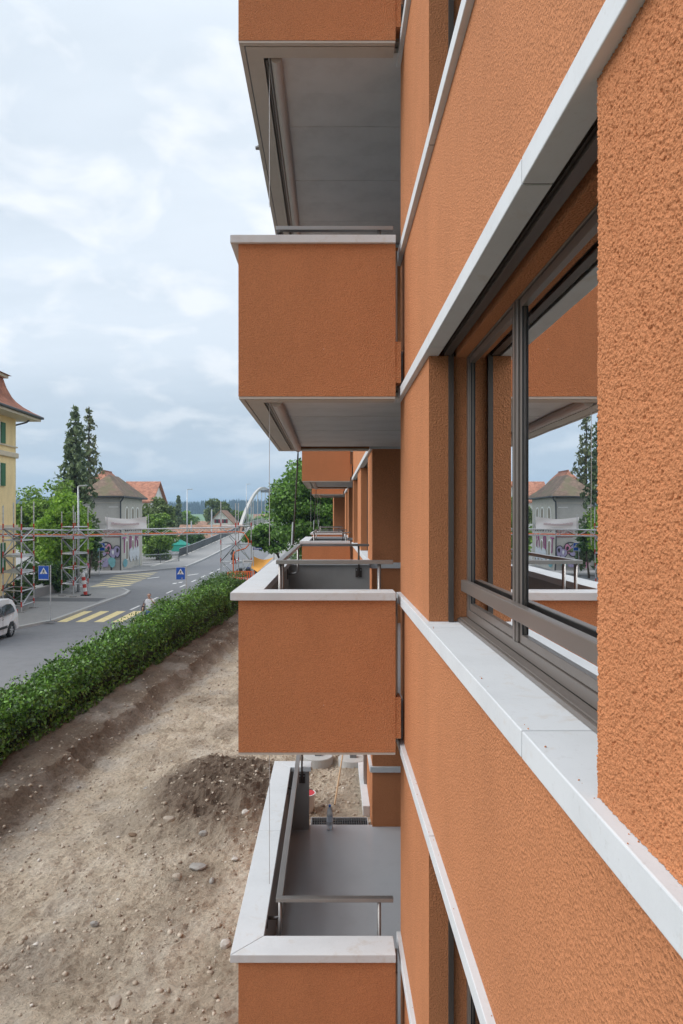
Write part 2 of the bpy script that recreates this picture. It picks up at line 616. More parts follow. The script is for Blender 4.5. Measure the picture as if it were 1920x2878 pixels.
M['asphalt_dark'] = concrete('dark_asphalt', (0.11, 0.112, 0.118), 0.85, 0.10, 0.35)
M['pavement'] = concrete('pavement', (0.27, 0.265, 0.262), 0.85, 0.12, 0.3)
M['kerb'] = concrete('granite_kerb', (0.42, 0.42, 0.41), 0.8, 0.10, 0.2)
M['grass'] = concrete('far_meadow', (0.085, 0.13, 0.045), 0.95, 0.35, 0.2)
M['yellow_wall'] = stucco('yellow_plaster', (0.95, 0.76, 0.42), 0.2, 60, 0.004, False)
M['grey_wall'] = stucco('grey_plaster', (0.45, 0.44, 0.42), 0.2, 40, 0.006, False)
M['pale_wall'] = stucco('pale_plaster', (0.56, 0.53, 0.47), 0.2, 40, 0.006, False)
M['white_wall'] = stucco('white_plaster', (0.90, 0.89, 0.86), 0.2, 40, 0.006, False)
M['roof_red'] = roof_mat('red_tiles', (0.40, 0.175, 0.11), 3.0)
M['roof_mansard'] = roof_mat('mansard_tiles', (0.33, 0.125, 0.070), 3.2)
M['roof_brown'] = roof_mat('old_brown_tiles', (0.185, 0.125, 0.092), 3.0, (0.15, 0.135, 0.075))
M['roof_house'] = roof_mat('brown_house_tiles', (0.29, 0.165, 0.11), 2.0)
M['shutter_green'] = plain('green_shutter', (0.035, 0.16, 0.065), 0.6, 0, 0.06)
M['shutter_red'] = plain('wine_shutter', (0.27, 0.025, 0.05), 0.6, 0, 0.06)
M['dark_glass'] = plain('dark_window', (0.05, 0.055, 0.06), 0.12, 0, 0.1)
M['gutter'] = plain('dark_gutter', (0.075, 0.078, 0.085), 0.5, 0.4, 0.1)
M['cream'] = plain('cream_trim', (0.66, 0.58, 0.44), 0.7, 0, 0.05)
M['teal'] = plain('teal_tent_cloth', (0.03, 0.33, 0.25), 0.7, 0, 0.08)
M['bridge'] = plain('pale_bridge_steel', (0.47, 0.45, 0.42), 0.5, 0, 0.04, 0.4)
M['deck_concrete'] = concrete('bridge_concrete', (0.50, 0.48, 0.44), 0.8, 0.1, 0.1)
M['mesh_grey'] = plain('grey_railing', (0.15, 0.16, 0.17), 0.5, 0.5, 0.08)
M['bank_cloth'] = plain('banner_cloth', (0.82, 0.81, 0.81), 0.8, 0, 0.05, 1.5)
M['banner_print'] = plain('faded_banner_print', (0.60, 0.50, 0.52), 0.8, 0, 0.05, 1.5)
M['skin'] = plain('skin', (0.50, 0.30, 0.22), 0.55, 0, 0.05)
M['shirt'] = plain('white_cotton', (0.74, 0.74, 0.76), 0.85, 0, 0.03)
M['jeans'] = plain('blue_denim', (0.07, 0.13, 0.26), 0.85, 0, 0.1)
M['hair'] = plain('dark_hair', (0.05, 0.042, 0.038), 0.6, 0, 0.1)
M['bag'] = plain('dark_bag', (0.045, 0.02, 0.03), 0.55, 0, 0.1)
M['dark_cloth'] = plain('dark_clothing', (0.025, 0.026, 0.03), 0.8, 0, 0.1)
M['bucket_red'] = plain('red_bucket', (0.55, 0.03, 0.045), 0.4, 0, 0.05)
M['chrome'] = plain('silver_wheel', (0.55, 0.56, 0.58), 0.3, 0.6, 0.05)
M['tail_red'] = plain('tail_lamp_red', (0.42, 0.02, 0.02), 0.25, 0, 0.05)
M['graf_lilac'] = plain('lilac_spray', (0.30, 0.27, 0.42), 0.8, 0, 0.15)
M['graf_teal'] = plain('teal_spray', (0.16, 0.37, 0.40), 0.8, 0, 0.15)
M['graf_pink'] = plain('pink_spray', (0.52, 0.22, 0.34), 0.8, 0, 0.15)
M['graf_magenta'] = plain('magenta_spray', (0.40, 0.10, 0.26), 0.8, 0, 0.15)
M['graf_black'] = plain('black_spray', (0.03, 0.03, 0.035), 0.8, 0, 0.15)
M['graf_white'] = plain('white_spray', (0.64, 0.66, 0.68), 0.8, 0, 0.1)
M['graf_red'] = plain('red_spray', (0.42, 0.10, 0.13), 0.8, 0, 0.15)
M['pet'] = None


def pet_mat():
    m, nt, p = new_mat('clear_plastic')
    p.inputs['Base Color'].default_value = (0.80, 0.87, 0.95, 1)
    p.inputs['Roughness'].default_value = 0.08
    p.inputs['Transmission Weight'].default_value = 0.55
    p.inputs['IOR'].default_value = 1.33
    return m


M['pet'] = pet_mat()
M['cap_blue'] = plain('blue_cap', (0.03, 0.14, 0.50), 0.4, 0, 0.03)


def soil_mat():
    m, nt, p = new_mat('building_site_soil')
    oc = objcoord(nt)
    at_ = N(nt, 'ShaderNodeAttribute', attribute_name='tone')
    sep = N(nt, 'ShaderNodeSeparateColor')
    nt.links.new(at_.outputs['Color'], sep.inputs[0])
    n1 = N(nt, 'ShaderNodeTexNoise', Scale=1.6, Detail=9.0, Roughness=0.68)
    nt.links.new(oc, n1.inputs['Vector'])
    base = ramp(nt, n1.outputs['Fac'], [(0.30, (0.42, 0.345, 0.26)), (0.48, (0.61, 0.515, 0.40)), (0.68, (0.70, 0.615, 0.505))])
    n2 = N(nt, 'ShaderNodeTexNoise', Scale=20.0, Detail=8.0, Roughness=0.78)
    nt.links.new(oc, n2.inputs['Vector'])
    fine = ramp(nt, n2.outputs['Fac'], [(0.30, (0.52, 0.50, 0.48)), (0.47, (1.0, 1.0, 1.0)), (0.68, (1.32, 1.30, 1.28))])
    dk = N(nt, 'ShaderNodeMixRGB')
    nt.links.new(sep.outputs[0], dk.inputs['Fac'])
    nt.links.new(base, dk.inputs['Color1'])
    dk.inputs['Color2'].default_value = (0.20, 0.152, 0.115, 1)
    pl = N(nt, 'ShaderNodeMixRGB')
    nt.links.new(sep.outputs[1], pl.inputs['Fac'])
    nt.links.new(dk.outputs[0], pl.inputs['Color1'])
    pl.inputs['Color2'].default_value = (0.50, 0.46, 0.41, 1)
    mul = N(nt, 'ShaderNodeMixRGB', blend_type='MULTIPLY')
    mul.inputs['Fac'].default_value = 1.0
    nt.links.new(pl.outputs[0], mul.inputs['Color1']); nt.links.new(fine, mul.inputs['Color2'])
    nt.links.new(mul.outputs[0], p.inputs['Base Color'])
    p.inputs['Roughness'].default_value = 0.97
    p.inputs['Specular IOR Level'].default_value = 0.15
    b = N(nt, 'ShaderNodeBump', Strength=1.0, Distance=0.085)
    nt.links.new(n2.outputs['Fac'], b.inputs['Height'])
    nt.links.new(b.outputs[0], p.inputs['Normal'])
    return m


M['soil'] = soil_mat()


def stones_mat():
    m, nt, p = new_mat('pebbles')
    geo = N(nt, 'ShaderNodeNewGeometry')
    c = ramp(nt, geo.outputs['Random Per Island'], [(0.0, (0.24, 0.185, 0.14)), (0.4, (0.37, 0.305, 0.235)), (0.9, (0.48, 0.41, 0.33)), (1.0, (0.58, 0.55, 0.50))])
    nt.links.new(c, p.inputs['Base Color'])
    p.inputs['Roughness'].default_value = 0.9
    return m


M['pebbles'] = stones_mat()
M['rock'] = concrete('field_stone', (0.34, 0.29, 0.235), 0.9, 0.25, 0.5)
M['rock_grey'] = concrete('grey_field_stone', (0.29, 0.275, 0.255), 0.9, 0.25, 0.5)
M['rock_dark'] = concrete('dark_clod', (0.17, 0.115, 0.075), 0.95, 0.25, 0.5)
M['rock_pale'] = concrete('pale_pebble', (0.47, 0.44, 0.40), 0.9, 0.2, 0.4)
M['forest'] = concrete('distant_forest', (0.030, 0.055, 0.028), 0.95, 0.3, 0.3)
M['field'] = concrete('distant_field', (0.13, 0.22, 0.07), 0.95, 0.2, 0.1)

# ------------------------------------------------------------------ ground, road, pavements
o = MB().box(-3500, 3500, -300, 5200, STREET - 0.5, STREET - 0.03).build('ground', M['grass'])
structure(o)

# soil sheet of the building site, between the hedge bank and the house
gx = np.arange(-8.6, 0.72, 0.045)
gy = np.concatenate([np.arange(-2, 5.0, 0.25), np.arange(5.0, 16, 0.05), np.arange(16, 44, 0.11)])
GX, GY = np.meshgrid(gx, gy)


def hedge_x(Y):
    """X of the hedge's foot on the soil side."""
    return -5.49 + (np.clip(Y, -10, 45) - 11.35) * 0.0852


def soil_height(X, Y):
    hx = hedge_x(Y)
    d = X - hx
    edge_ = 1.12 + 0.6 * (fbm(X * 0 + 2, Y * 1.2, 6, 4, 0.7) - 0.5)
    bank = 0.42 * (1 - np.clip((d - edge_ + 0.40) / 0.36, 0, 1) ** 0.8) * (1 - 0.25 * np.clip(d, 0, 1))                      # raised bank along the hedge
    bank = np.where(d < -1.0, 0.34, bank)
    z = SOIL + bank * (0.75 + 0.5 * fbm(X * 0.8, Y * 0.8, 5))
    z = z + 0.14 * (fbm(X * 0.55, Y * 0.55, 1) - 0.5) + 0.10 * (fbm(X * 2.2, Y * 2.2, 2) - 0.5) + 0.095 * (fbm(X * 6, Y * 6, 3, 3, 0.8) - 0.5)
    mx, my = (X + 1.75) / 1.15, (Y - 10.9) / 1.5
    r2 = mx ** 2 + my ** 2
    mound = np.exp(-r2 ** 2.0 * 0.8)
    z = z + 0.36 * mound * (0.65 + 0.8 * fbm(X * 2.4, Y * 2.4, 8, 3, 0.6)) + 0.17 * mound * (fbm(X * 8, Y * 8, 9, 3, 0.8) - 0.5)
    m2 = np.exp(-(((X + 0.25) / 0.8) ** 2 + ((Y - 6.2) / 0.9) ** 2))
    z = z + 0.22 * m2 * fbm(X * 4, Y * 4, 12)
    drop = np.clip((-d - 1.05) / 0.8, 0, 1)
    z = z * (1 - drop) + (STREET - 0.06) * drop
    far = np.clip((Y - 33.5) / 5.0, 0, 1)
    z = z * (1 - far) + (STREET - 0.06) * far
    return z, mound, m2, d


GZ, MND, M2, DD = soil_height(GX, GY)
mb = MB()
P = np.stack([GX, GY, GZ], axis=-1)
mb.grid(P)
me = bpy.data.meshes.new('soil')
me.from_pydata(mb.v, [], mb.f)
ca = me.color_attributes.new('tone', 'FLOAT_COLOR', 'POINT')
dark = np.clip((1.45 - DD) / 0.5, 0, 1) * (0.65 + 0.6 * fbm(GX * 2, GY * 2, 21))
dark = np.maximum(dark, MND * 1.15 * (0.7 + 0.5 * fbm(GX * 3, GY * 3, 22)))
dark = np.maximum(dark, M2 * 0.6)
dark = np.maximum(dark, 0.5 * np.clip((fbm(GX * 1.1, GY * 0.7, 31) - 0.52) * 5, 0, 1))
pale = np.clip(1 - np.abs(DD - 1.30) / 0.45, 0, 1) * np.clip((fbm(GX * 3, GY * 2, 41) - 0.45) * 6, 0, 1)
pale = np.maximum(pale, 0.6 * np.clip((fbm(GX * 1.7, GY * 1.2, 42) - 0.55) * 6, 0, 1))
pale = pale * (1 - np.clip(MND * 2, 0, 1)) * np.clip(1.2 - DD * 0.25, 0.15, 1)
tone = np.stack([np.clip(dark, 0, 1), np.clip(pale, 0, 1) * 0.85, np.zeros_like(dark), np.ones_like(dark)], axis=-1).astype(np.float32)
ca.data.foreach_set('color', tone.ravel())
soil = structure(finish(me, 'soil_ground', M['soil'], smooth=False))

# pebbles and clods strewn on the soil: one mass
ico = [(0, 0, 1)] + [(math.cos(k * 1.2566) * 0.894, math.sin(k * 1.2566) * 0.894, 0.447) for k in range(5)] + \
      [(math.cos((k + 0.5) * 1.2566) * 0.894, math.sin((k + 0.5) * 1.2566) * 0.894, -0.447) for k in range(5)] + [(0, 0, -1)]
icof = [(0, 1 + k, 1 + (k + 1) % 5) for k in range(5)] + [(1 + k, 6 + k, 1 + (k + 1) % 5) for k in range(5)] + \
       [(1 + (k + 1) % 5, 6 + k, 6 + (k + 1) % 5) for k in range(5)] + [(11, 6 + (k + 1) % 5, 6 + k) for k in range(5)]
ICO = np.array(ico)
n = 5200
py_ = 5.0 + 27 * rng.random(n) ** 1.9
px_ = hedge_x(py_) + 0.25 + rng.random(n) * (0.45 - hedge_x(py_) - 0.25)
keep = ~((px_ > -0.95) & (py_ > 5.4) & (py_ < 10.0))
extra_x = np.concatenate([rng.normal(-1.75, 0.75, 120), rng.normal(-0.1, 0.6, 260)])
extra_y = np.concatenate([rng.normal(10.7, 0.95, 120), rng.uniform(10.2, 13.5, 260)])
px_ = np.concatenate([px_[keep], extra_x]); py_ = np.concatenate([py_[keep], extra_y])
k2 = ~((px_ > -0.95) & (py_ > 5.4) & (py_ < 10.15)) & (px_ < 0.55)
px_, py_ = px_[k2], py_[k2]
pz_, _, _, _ = soil_height(px_, py_)
n = len(px_)
sz = 0.007 + 0.022 * rng.random(n) ** 3.6 + 0.0005 * py_
V = ICO[None] * (0.7 + 0.6 * rng.random((n, 12, 1))) * sz[:, None, None] * (0.6 + 0.8 * rng.random((n, 1, 3)))
V[:, :, 2] *= 0.75
V += np.stack([px_, py_, pz_ + sz * 0.15], axis=1)[:, None, :]
me = bpy.data.meshes.new('gravel')
fi = (np.array(icof)[None] + (np.arange(n) * 12)[:, None, None]).reshape(-1, 3)
me.vertices.add(n * 12); me.vertices.foreach_set('co', V.astype(np.float32).ravel())
me.loops.add(len(fi) * 3); me.loops.foreach_set('vertex_index', fi.astype(np.int32).ravel())
me.polygons.add(len(fi))
me.polygons.foreach_set('loop_start', np.arange(0, len(fi) * 3, 3, dtype=np.int32))
me.polygons.foreach_set('loop_total', np.full(len(fi), 3, dtype=np.int32))
me.update(calc_edges=True)
tag(finish(me, 'gravel', M['pebbles'], smooth=True), 'small pebbles and crumbs of earth strewn over the bare soil', 'gravel', kind='stuff')


def ramp_z(Y):
    return float(np.interp(Y, [0, 78, 86, 100, 118, 145, 170, 200, 230, 270, 340, 440], [STREET, STREET, -5.5, -5.1, -4.4, -3.3, -2.4, -1.6, -1.3, -1.8, -4.0, STREET]))


def strip(xl, xr, ys, dz=0.0, thick=0.5):
    """Band of road between the curves xl(Y) and xr(Y)."""
    mb = MB()
    top = [[(xl(y), y, ramp_z(y) + dz), (xr(y), y, ramp_z(y) + dz)] for y in ys]
    bot = [[(xl(y), y, ramp_z(y) + dz - thick), (xr(y), y, ramp_z(y) + dz - thick)] for y in ys]
    for i in range(len(ys) - 1):
        a, b, c, d = top[i][0], top[i][1], top[i + 1][1], top[i + 1][0]
        mb.quad(a, b, c, d)
        e_, f_, g_, h_ = bot[i][0], bot[i][1], bot[i + 1][1], bot[i + 1][0]
        mb.quad(a, d, h_, e_); mb.quad(b, f_, g_, c)
    mb.quad(top[0][0], bot[0][0], bot[0][1], top[0][1])
    return mb


KERB = [(-19.5, -30), (-19.3, 20), (-18.4, 28), (-17.2, 31.8), (-15.95, 34.7), (-15.15, 37), (-15.1, 44), (-15.05, 49.5), (-15.4, 51.8), (-16.4, 53.6), (-18.2, 54.4), (-24, 55.2), (-48, 58)]
ys_flat = [-40, 0, 20, 40, 60, 78]
ys_up = [78, 83, 88, 96, 104, 115, 127, 143, 160, 173, 186, 200, 215, 232, 250, 285, 320, 370, 420]
structure(MB().prism([(-60, -40), (-6.4, -40), (-6.4, 78), (-60, 78)], STREET - 0.3, STREET).build('road', M['asphalt']))
structure(strip(lambda y: -16.6, lambda y: -8.3, ys_up).build('bridge_road', M['asphalt']))
left_pave = KERB + [(-48, 58), (-60, 58), (-60, -30)]
left_pave = [p for i, p in enumerate(left_pave) if i == 0 or p != left_pave[i - 1]]
structure(MB().prism(left_pave[::-1], STREET - 0.2, STREET + 0.12).build('pavement', M['pavement']))


def offset_line(pts, d):
    out = []
    for i, p in enumerate(pts):
        a = Vector(pts[max(i - 1, 0)]); b = Vector(pts[min(i + 1, len(pts) - 1)])
        t = (b - a).normalized()
        nrm = Vector((-t.y, t.x))
        out.append((p[0] - nrm.x * d, p[1] - nrm.y * d))
    return out


kerb_thing = thing('kerb', (-15.1, 44, STREET), 'pale granite kerb curving round the pavement corner on the left', 'kerb')
dense = []
for a, b in zip(KERB, KERB[1:]):
    a, b = Vector(a), Vector(b)
    k = max(1, int((b - a).length / 1.0))
    for i in range(k):
        dense.append(tuple(a + (b - a) * i / k))
dense.append(KERB[-1])
in_line, out_line = offset_line(dense, 0.004), offset_line(dense, 0.24)
for i in range(len(dense) - 1):
    if dense[i][1] < 24:
        continue
    a0, a1, b0, b1 = Vector(in_line[i]), Vector(in_line[i + 1]), Vector(out_line[i]), Vector(out_line[i + 1])
    s = 0.006 / max((a1 - a0).length, 0.01)
    q = [a0.lerp(a1, s), a1.lerp(a0, s), b1.lerp(b0, s), b0.lerp(b1, s)]
    MB().prism([tuple(v) for v in q], STREET - 0.15, STREET + 0.126).build('kerb_stone', M['kerb'], kerb_thing)
# far pavement behind the side street, rising along the left of the ramp
far_pts = [(-60, 62), (-30, 64.5), (-23.5, 65.8), (-19.6, 71), (-17.2, 75.5), (-16.6, 78), (-20.2, 78), (-26, 80), (-60, 80)]
structure(MB().prism(far_pts, STREET - 0.2, STREET + 0.12).build('far_pavement', M['pavement']))
structure(strip(lambda y: -20.2, lambda y: -16.6, ys_up, 0.12).build('bridge_pavement', M['pavement']))
structure(strip(lambda y: -16.72, lambda y: -16.45, ys_up, 0.135).build('bridge_kerb', M['kerb']))
structure(strip(lambda y: -8.6, lambda y: -5.9, ys_up, 0.12).build('bridge_right_pavement', M['pavement']))
structure(strip(lambda y: -20.6, lambda y: -20.2, ys_up, 0.13, 8).build('ramp_wall', M['deck_concrete']))
structure(strip(lambda y: -5.9, lambda y: -5.5, ys_up, 0.30, 8).build('ramp_right_wall', M['deck_concrete']))
structure(MB().box(-70, -20.62, 80.1, 146, STREET - 0.2, STREET + 0.02).build('yard', M['pavement']))
structure(MB().prism([(-8.4, -40), (-6.2, -40), (-6.2, 34), (-4.6, 40), (-4.0, 78), (-8.4, 78)], STREET - 0.2, STREET + 0.12).build('right_pavement', M['pavement']))
structure(MB().prism([(-21.5, 45.2), (-15.1 - 0.25, 45.0), (-15.1 - 0.25, 46.9), (-21.5, 47.3)], STREET - 0.1, STREET + 0.124).build('driveway', M['asphalt_dark']))

# road paint, each stripe a piece of its crossing
zebra = thing('zebra_crossing', (-12, 39, STREET), 'yellow zebra crossing over the main road beside the walking person', 'crossing')
for k in range(7):
    x0 = -14.75 + k * 1.0
    MB().prism([(x0 - 0.02, 36.9), (x0 + 0.5, 36.9), (x0 + 0.42, 41.2), (x0 - 0.1, 41.2)], STREET - 0.01, STREET + 0.005).build('stripe', M['yellow_line'], zebra)
zebra2 = thing('zebra_crossing', (-19, 63, STREET), 'far yellow zebra crossing over the side street by the graffitied house', 'crossing')
ends = [((322, 1619), (438, 1610)), ((310, 1624.5), (430, 1615)), ((299, 1630), (420, 1620.5)), ((287, 1636), (408, 1626.5)), ((274, 1642), (394, 1632.5)), ((258, 1648), (378, 1638.5)), ((280, 1652), (366, 1645))]
for a, b in ends:
    p0, p1 = gnd(*a), gnd(*b)
    d = Vector((0.08, 0.42, 0)) * 1.05
    MB().prism([(p0 - d)[:2], (p1 - d)[:2], (p1 + d)[:2], (p0 + d)[:2]], STREET - 0.01, STREET + 0.005).build('stripe', M['yellow_line'], zebra2)
dashes = thing('centre_line', (-12.2, 60, STREET), 'white dashed centre line running along the main road', 'road marking')
for k in range(14):
    y0 = 28 + k * 4.6
    if y0 < 41.5:
        continue
    if y0 > 77:
        z0 = ramp_z(y0 + 0.8) + 0.012
        MB().quad((-12.3, y0, ramp_z(y0) + 0.012), (-12.15, y0, ramp_z(y0) + 0.012), (-12.15, y0 + 2, ramp_z(y0 + 2) + 0.012), (-12.3, y0 + 2, ramp_z(y0 + 2) + 0.012)).build('dash', M['white_line'], dashes)
    else:
        MB().prism([(-12.3, y0), (-12.15, y0), (-12.15, y0 + 2.0), (-12.3, y0 + 2.0)], STREET - 0.01, STREET + 0.005).build('dash', M['white_line'], dashes)
give = thing('lane_marking', (-14, 66, STREET), 'short white lane marks in front of the far crossing', 'road marking')
for (ax, ay), (bx, by) in (((415, 1626), (447, 1622)), ((528, 1617), (557, 1613)), ((486, 1640), (496, 1639.5)), ((503, 1637), (512, 1636.5)), ((588, 1583), (597, 1581)), ((600, 1582), (608, 1580))):
    p0, p1 = gnd(ax, ay), gnd(bx, by)
    d = Vector((0, 0.35, 0))
    MB().prism([(p0 - d)[:2], (p1 - d)[:2], (p1 + d)[:2], (p0 + d)[:2]], STREET - 0.01, STREET + 0.006).build('mark', M['white_line'], give)

# ------------------------------------------------------------------ the orange apartment building
XW, XO, XB = 0.605, 0.570, 0.95            # wall face, ledge face, inner face of the wall
FL = [-2.92, 0.0, 2.885, 5.77]             # height of each storey against the camera's own
building = thing('apartment_building', (6, 16, SOIL), 'orange stucco apartment building with pale stone ledges and boxy balconies', 'building')


def part(mb, name, mat, parent=building, **kw):
    return mb.build(name, M[mat] if isinstance(mat, str) else mat, parent, **kw)


SOLID = [(-4.0, 5.86), (9.79, 18.35), (22.3, 27.98)]            # stretches of facade between the loggias
WINDOWS = [(1.55, 4.18), (10.95, 13.40), (15.0, 17.6), (23.5, 26.0)]
A0, A1, B0, B1 = 0.995, 1.075, -0.715, -0.632
for k, O in enumerate(FL):
    zb_next = (FL[k + 1] + B0) if k < 3 else O + 2.2
    for s0, s1 in SOLID:
        # spandrel above the head ledge, up to the next sill ledge
        part(MB().box(XW, XB, s0, s1, O + A1 + 0.001, zb_next - 0.001), 'wall_spandrel', 'stucco')
        if k == 0:
            part(MB().box(XW, XB, s0, s1, SOIL - 1.1, O + B0 - 0.001), 'wall_base', 'stucco')
        edges = [s0]
        for w0, w1 in WINDOWS:
            if s0 < w0 < s1:
                edges += [w0, w1]
        edges.append(s1)
        for i in range(0, len(edges), 2):
            y0, y1 = edges[i], edges[i + 1]
            if k == 1 and s0 < 0 and i == 0:
                part(MB().box(XW, XB, y0, 1.02, O + B1 + 0.001, O + A0 - 0.001), 'wall_pier', 'stucco')
                # pier right beside the camera: its coarse render is real relief
                yy = np.linspace(1.02, y1, 330)
                zz = np.linspace(O + B1 + 0.001, O + A0 - 0.001, 1000)
                YY, ZZ = np.meshgrid(yy, zz)
                grain = fbm(YY * 250, ZZ * 225, 3, 2, 0.8)
                pits = np.clip(0.44 - fbm(YY * 190, ZZ * 120, 11, 2), 0, 1) * 2.2
                rel = 0.0070 * (grain - 0.5) - 0.0070 * pits + 0.002 * (fbm(YY * 18, ZZ * 18, 14, 2) - 0.5)
                XX = XW - rel
                edge = np.clip((YY - (y1 - 0.012)) / 0.012, 0, 1)
                YJ = YY + edge * 0.005 * (fbm(ZZ * 110, YY * 0 + 3, 5, 3) - 0.5) * 2
                XX = XX + edge ** 3 * 0.004
                mb = MB()
                mb.grid(np.stack([XX, YJ, ZZ], axis=-1)[::-1])
                part(mb, 'wall_pier', 'stucco_rough', smooth=True)
                part(MB().box(XW + 0.010, XB, 1.02, y1 - 0.004, O + B1 + 0.001, O + A0 - 0.001), 'wall_pier', 'stucco_jamb')
            else:
                part(MB().box(XW, XB, y0, y1, O + B1 + 0.001, O + A0 - 0.001), 'wall_pier', 'stucco_jamb' if False else 'stucco')
    # ledge slabs: sill course and head course
    for (z0, z1, depth) in ((O + B0, O + B1, 0.805), (O + A0, O + A1, 0.665)):
        if z0 > 7.0:
            continue
        for s0, s1 in SOLID:
            js = [s0]
            if s0 < 0:
                js += [-1.88, 0.07, 2.035, 3.97]
            else:
                y = s0 + 2.6
                while y < s1 - 0.7:
                    js.append(y)
                    y += 1.96
            js.append(s1 + 0.02)
            for a, b in zip(js, js[1:]):
                part(MB().box(XO, depth, a + 0.004, b - 0.004, z0, z1), 'ledge_slab', 'stone', bevel=0.004)
                if b < s1:
                    part(MB().box(XO + 0.006, depth - 0.01, b - 0.0042, b + 0.0042, z0 + 0.004, z1 - 0.005), 'ledge_joint', 'rubber_grey')
    # ledges returning into the loggias on the end walls
    for ye in (9.79, 22.3):
        part(MB().box(XO + 0.004, 1.7, ye - 0.035, ye + 0.0, O + B0 + 0.001, O + B1 - 0.001), 'ledge_return', 'stone', bevel=0.004)
        part(MB().box(XO + 0.004, 1.7, ye - 0.035, ye + 0.0, O + A0 + 0.001, O + A1 - 0.001), 'ledge_return', 'stone', bevel=0.004)
# crumbs of orange render and grit left lying on the ledges
g = np.random.default_rng(9)
nC = 70
cy_ = g.uniform(1.3, 5.7, nC)
lev = g.integers(0, 3, nC)
cz_ = np.array([B1, FL[0] + A1, FL[0] + B1])[lev]
cx_ = np.where(g.random(nC) < 0.75, XW - 0.004 - np.abs(g.normal(size=nC)) * 0.007, g.uniform(XO + 0.004, XW, nC))
cs_ = g.uniform(0.001, 0.0032, nC)
Vc = ICO[None] * (0.7 + 0.6 * g.random((nC, 12, 1))) * cs_[:, None, None] + np.stack([cx_, cy_, cz_ + cs_ * 0.6], axis=1)[:, None, :]
mb = MB()
for i in range(nC):
    b_ = len(mb.v)
    mb.v += [tuple(v) for v in Vc[i]]
    mb.f += [tuple(b_ + k for k in f_) for f_ in icof]
part(mb, 'render_crumbs', 'stucco_jamb')['kind'] = 'stuff'
# loggia recesses: side walls, back walls and inner shell
for (y0, y1) in ((5.86, 9.79), (18.35, 22.3), (27.98, 31.9)):
    part(MB().box(XB, 2.2, y0 - 0.22, y0, SOIL - 1, 8.0), 'loggia_side_wall', 'stucco')
    part(MB().box(XW + 0.003, 2.2, y1 + 0.001, y1 + 0.22, SOIL - 1, 8.0), 'loggia_side_wall', 'stucco')
    part(MB().box(2.2, 2.4, y0 - 0.22, y1 + 0.22, SOIL - 1, 8.0), 'loggia_back_wall', 'stucco')
    for O in FL:
        part(MB().box(2.17, 2.199, y0 + 0.4, y1 - 0.4, O - 1.46, O + 0.75), 'loggia_door', 'dark_glass')
        part(MB().box(0.62, 2.19, y0 + 0.004, y1 - 0.004, O - 1.86, O - 1.525), 'loggia_slab', 'concrete')
# end wing of the house, standing forward of the facade
part(MB().box(0.175, XB, 31.92, 41.0, STREET, 8.0), 'end_wing_wall', 'stucco')
part(MB().box(0.13, 0.9, 31.88, 32.0, A0, A1), 'ledge_return', 'stone')
part(MB().box(4.7, 15, -4, 41, STREET - 0.3, 8.5), 'building_core', 'stucco')
part(MB().box(XW - 0.2, 15, -4.2, 41.2, 8.01, 8.5), 'unseen_roof_slab', 'concrete')  # unseen top of the building, put in to block light
part(MB().box(XB, 4.7, -4.0, -3.8, STREET, 8.0), 'end_wall', 'stucco')
part(MB().box(XB, 4.7, 40.8, 41.0, STREET, 8.0), 'end_wall', 'stucco')


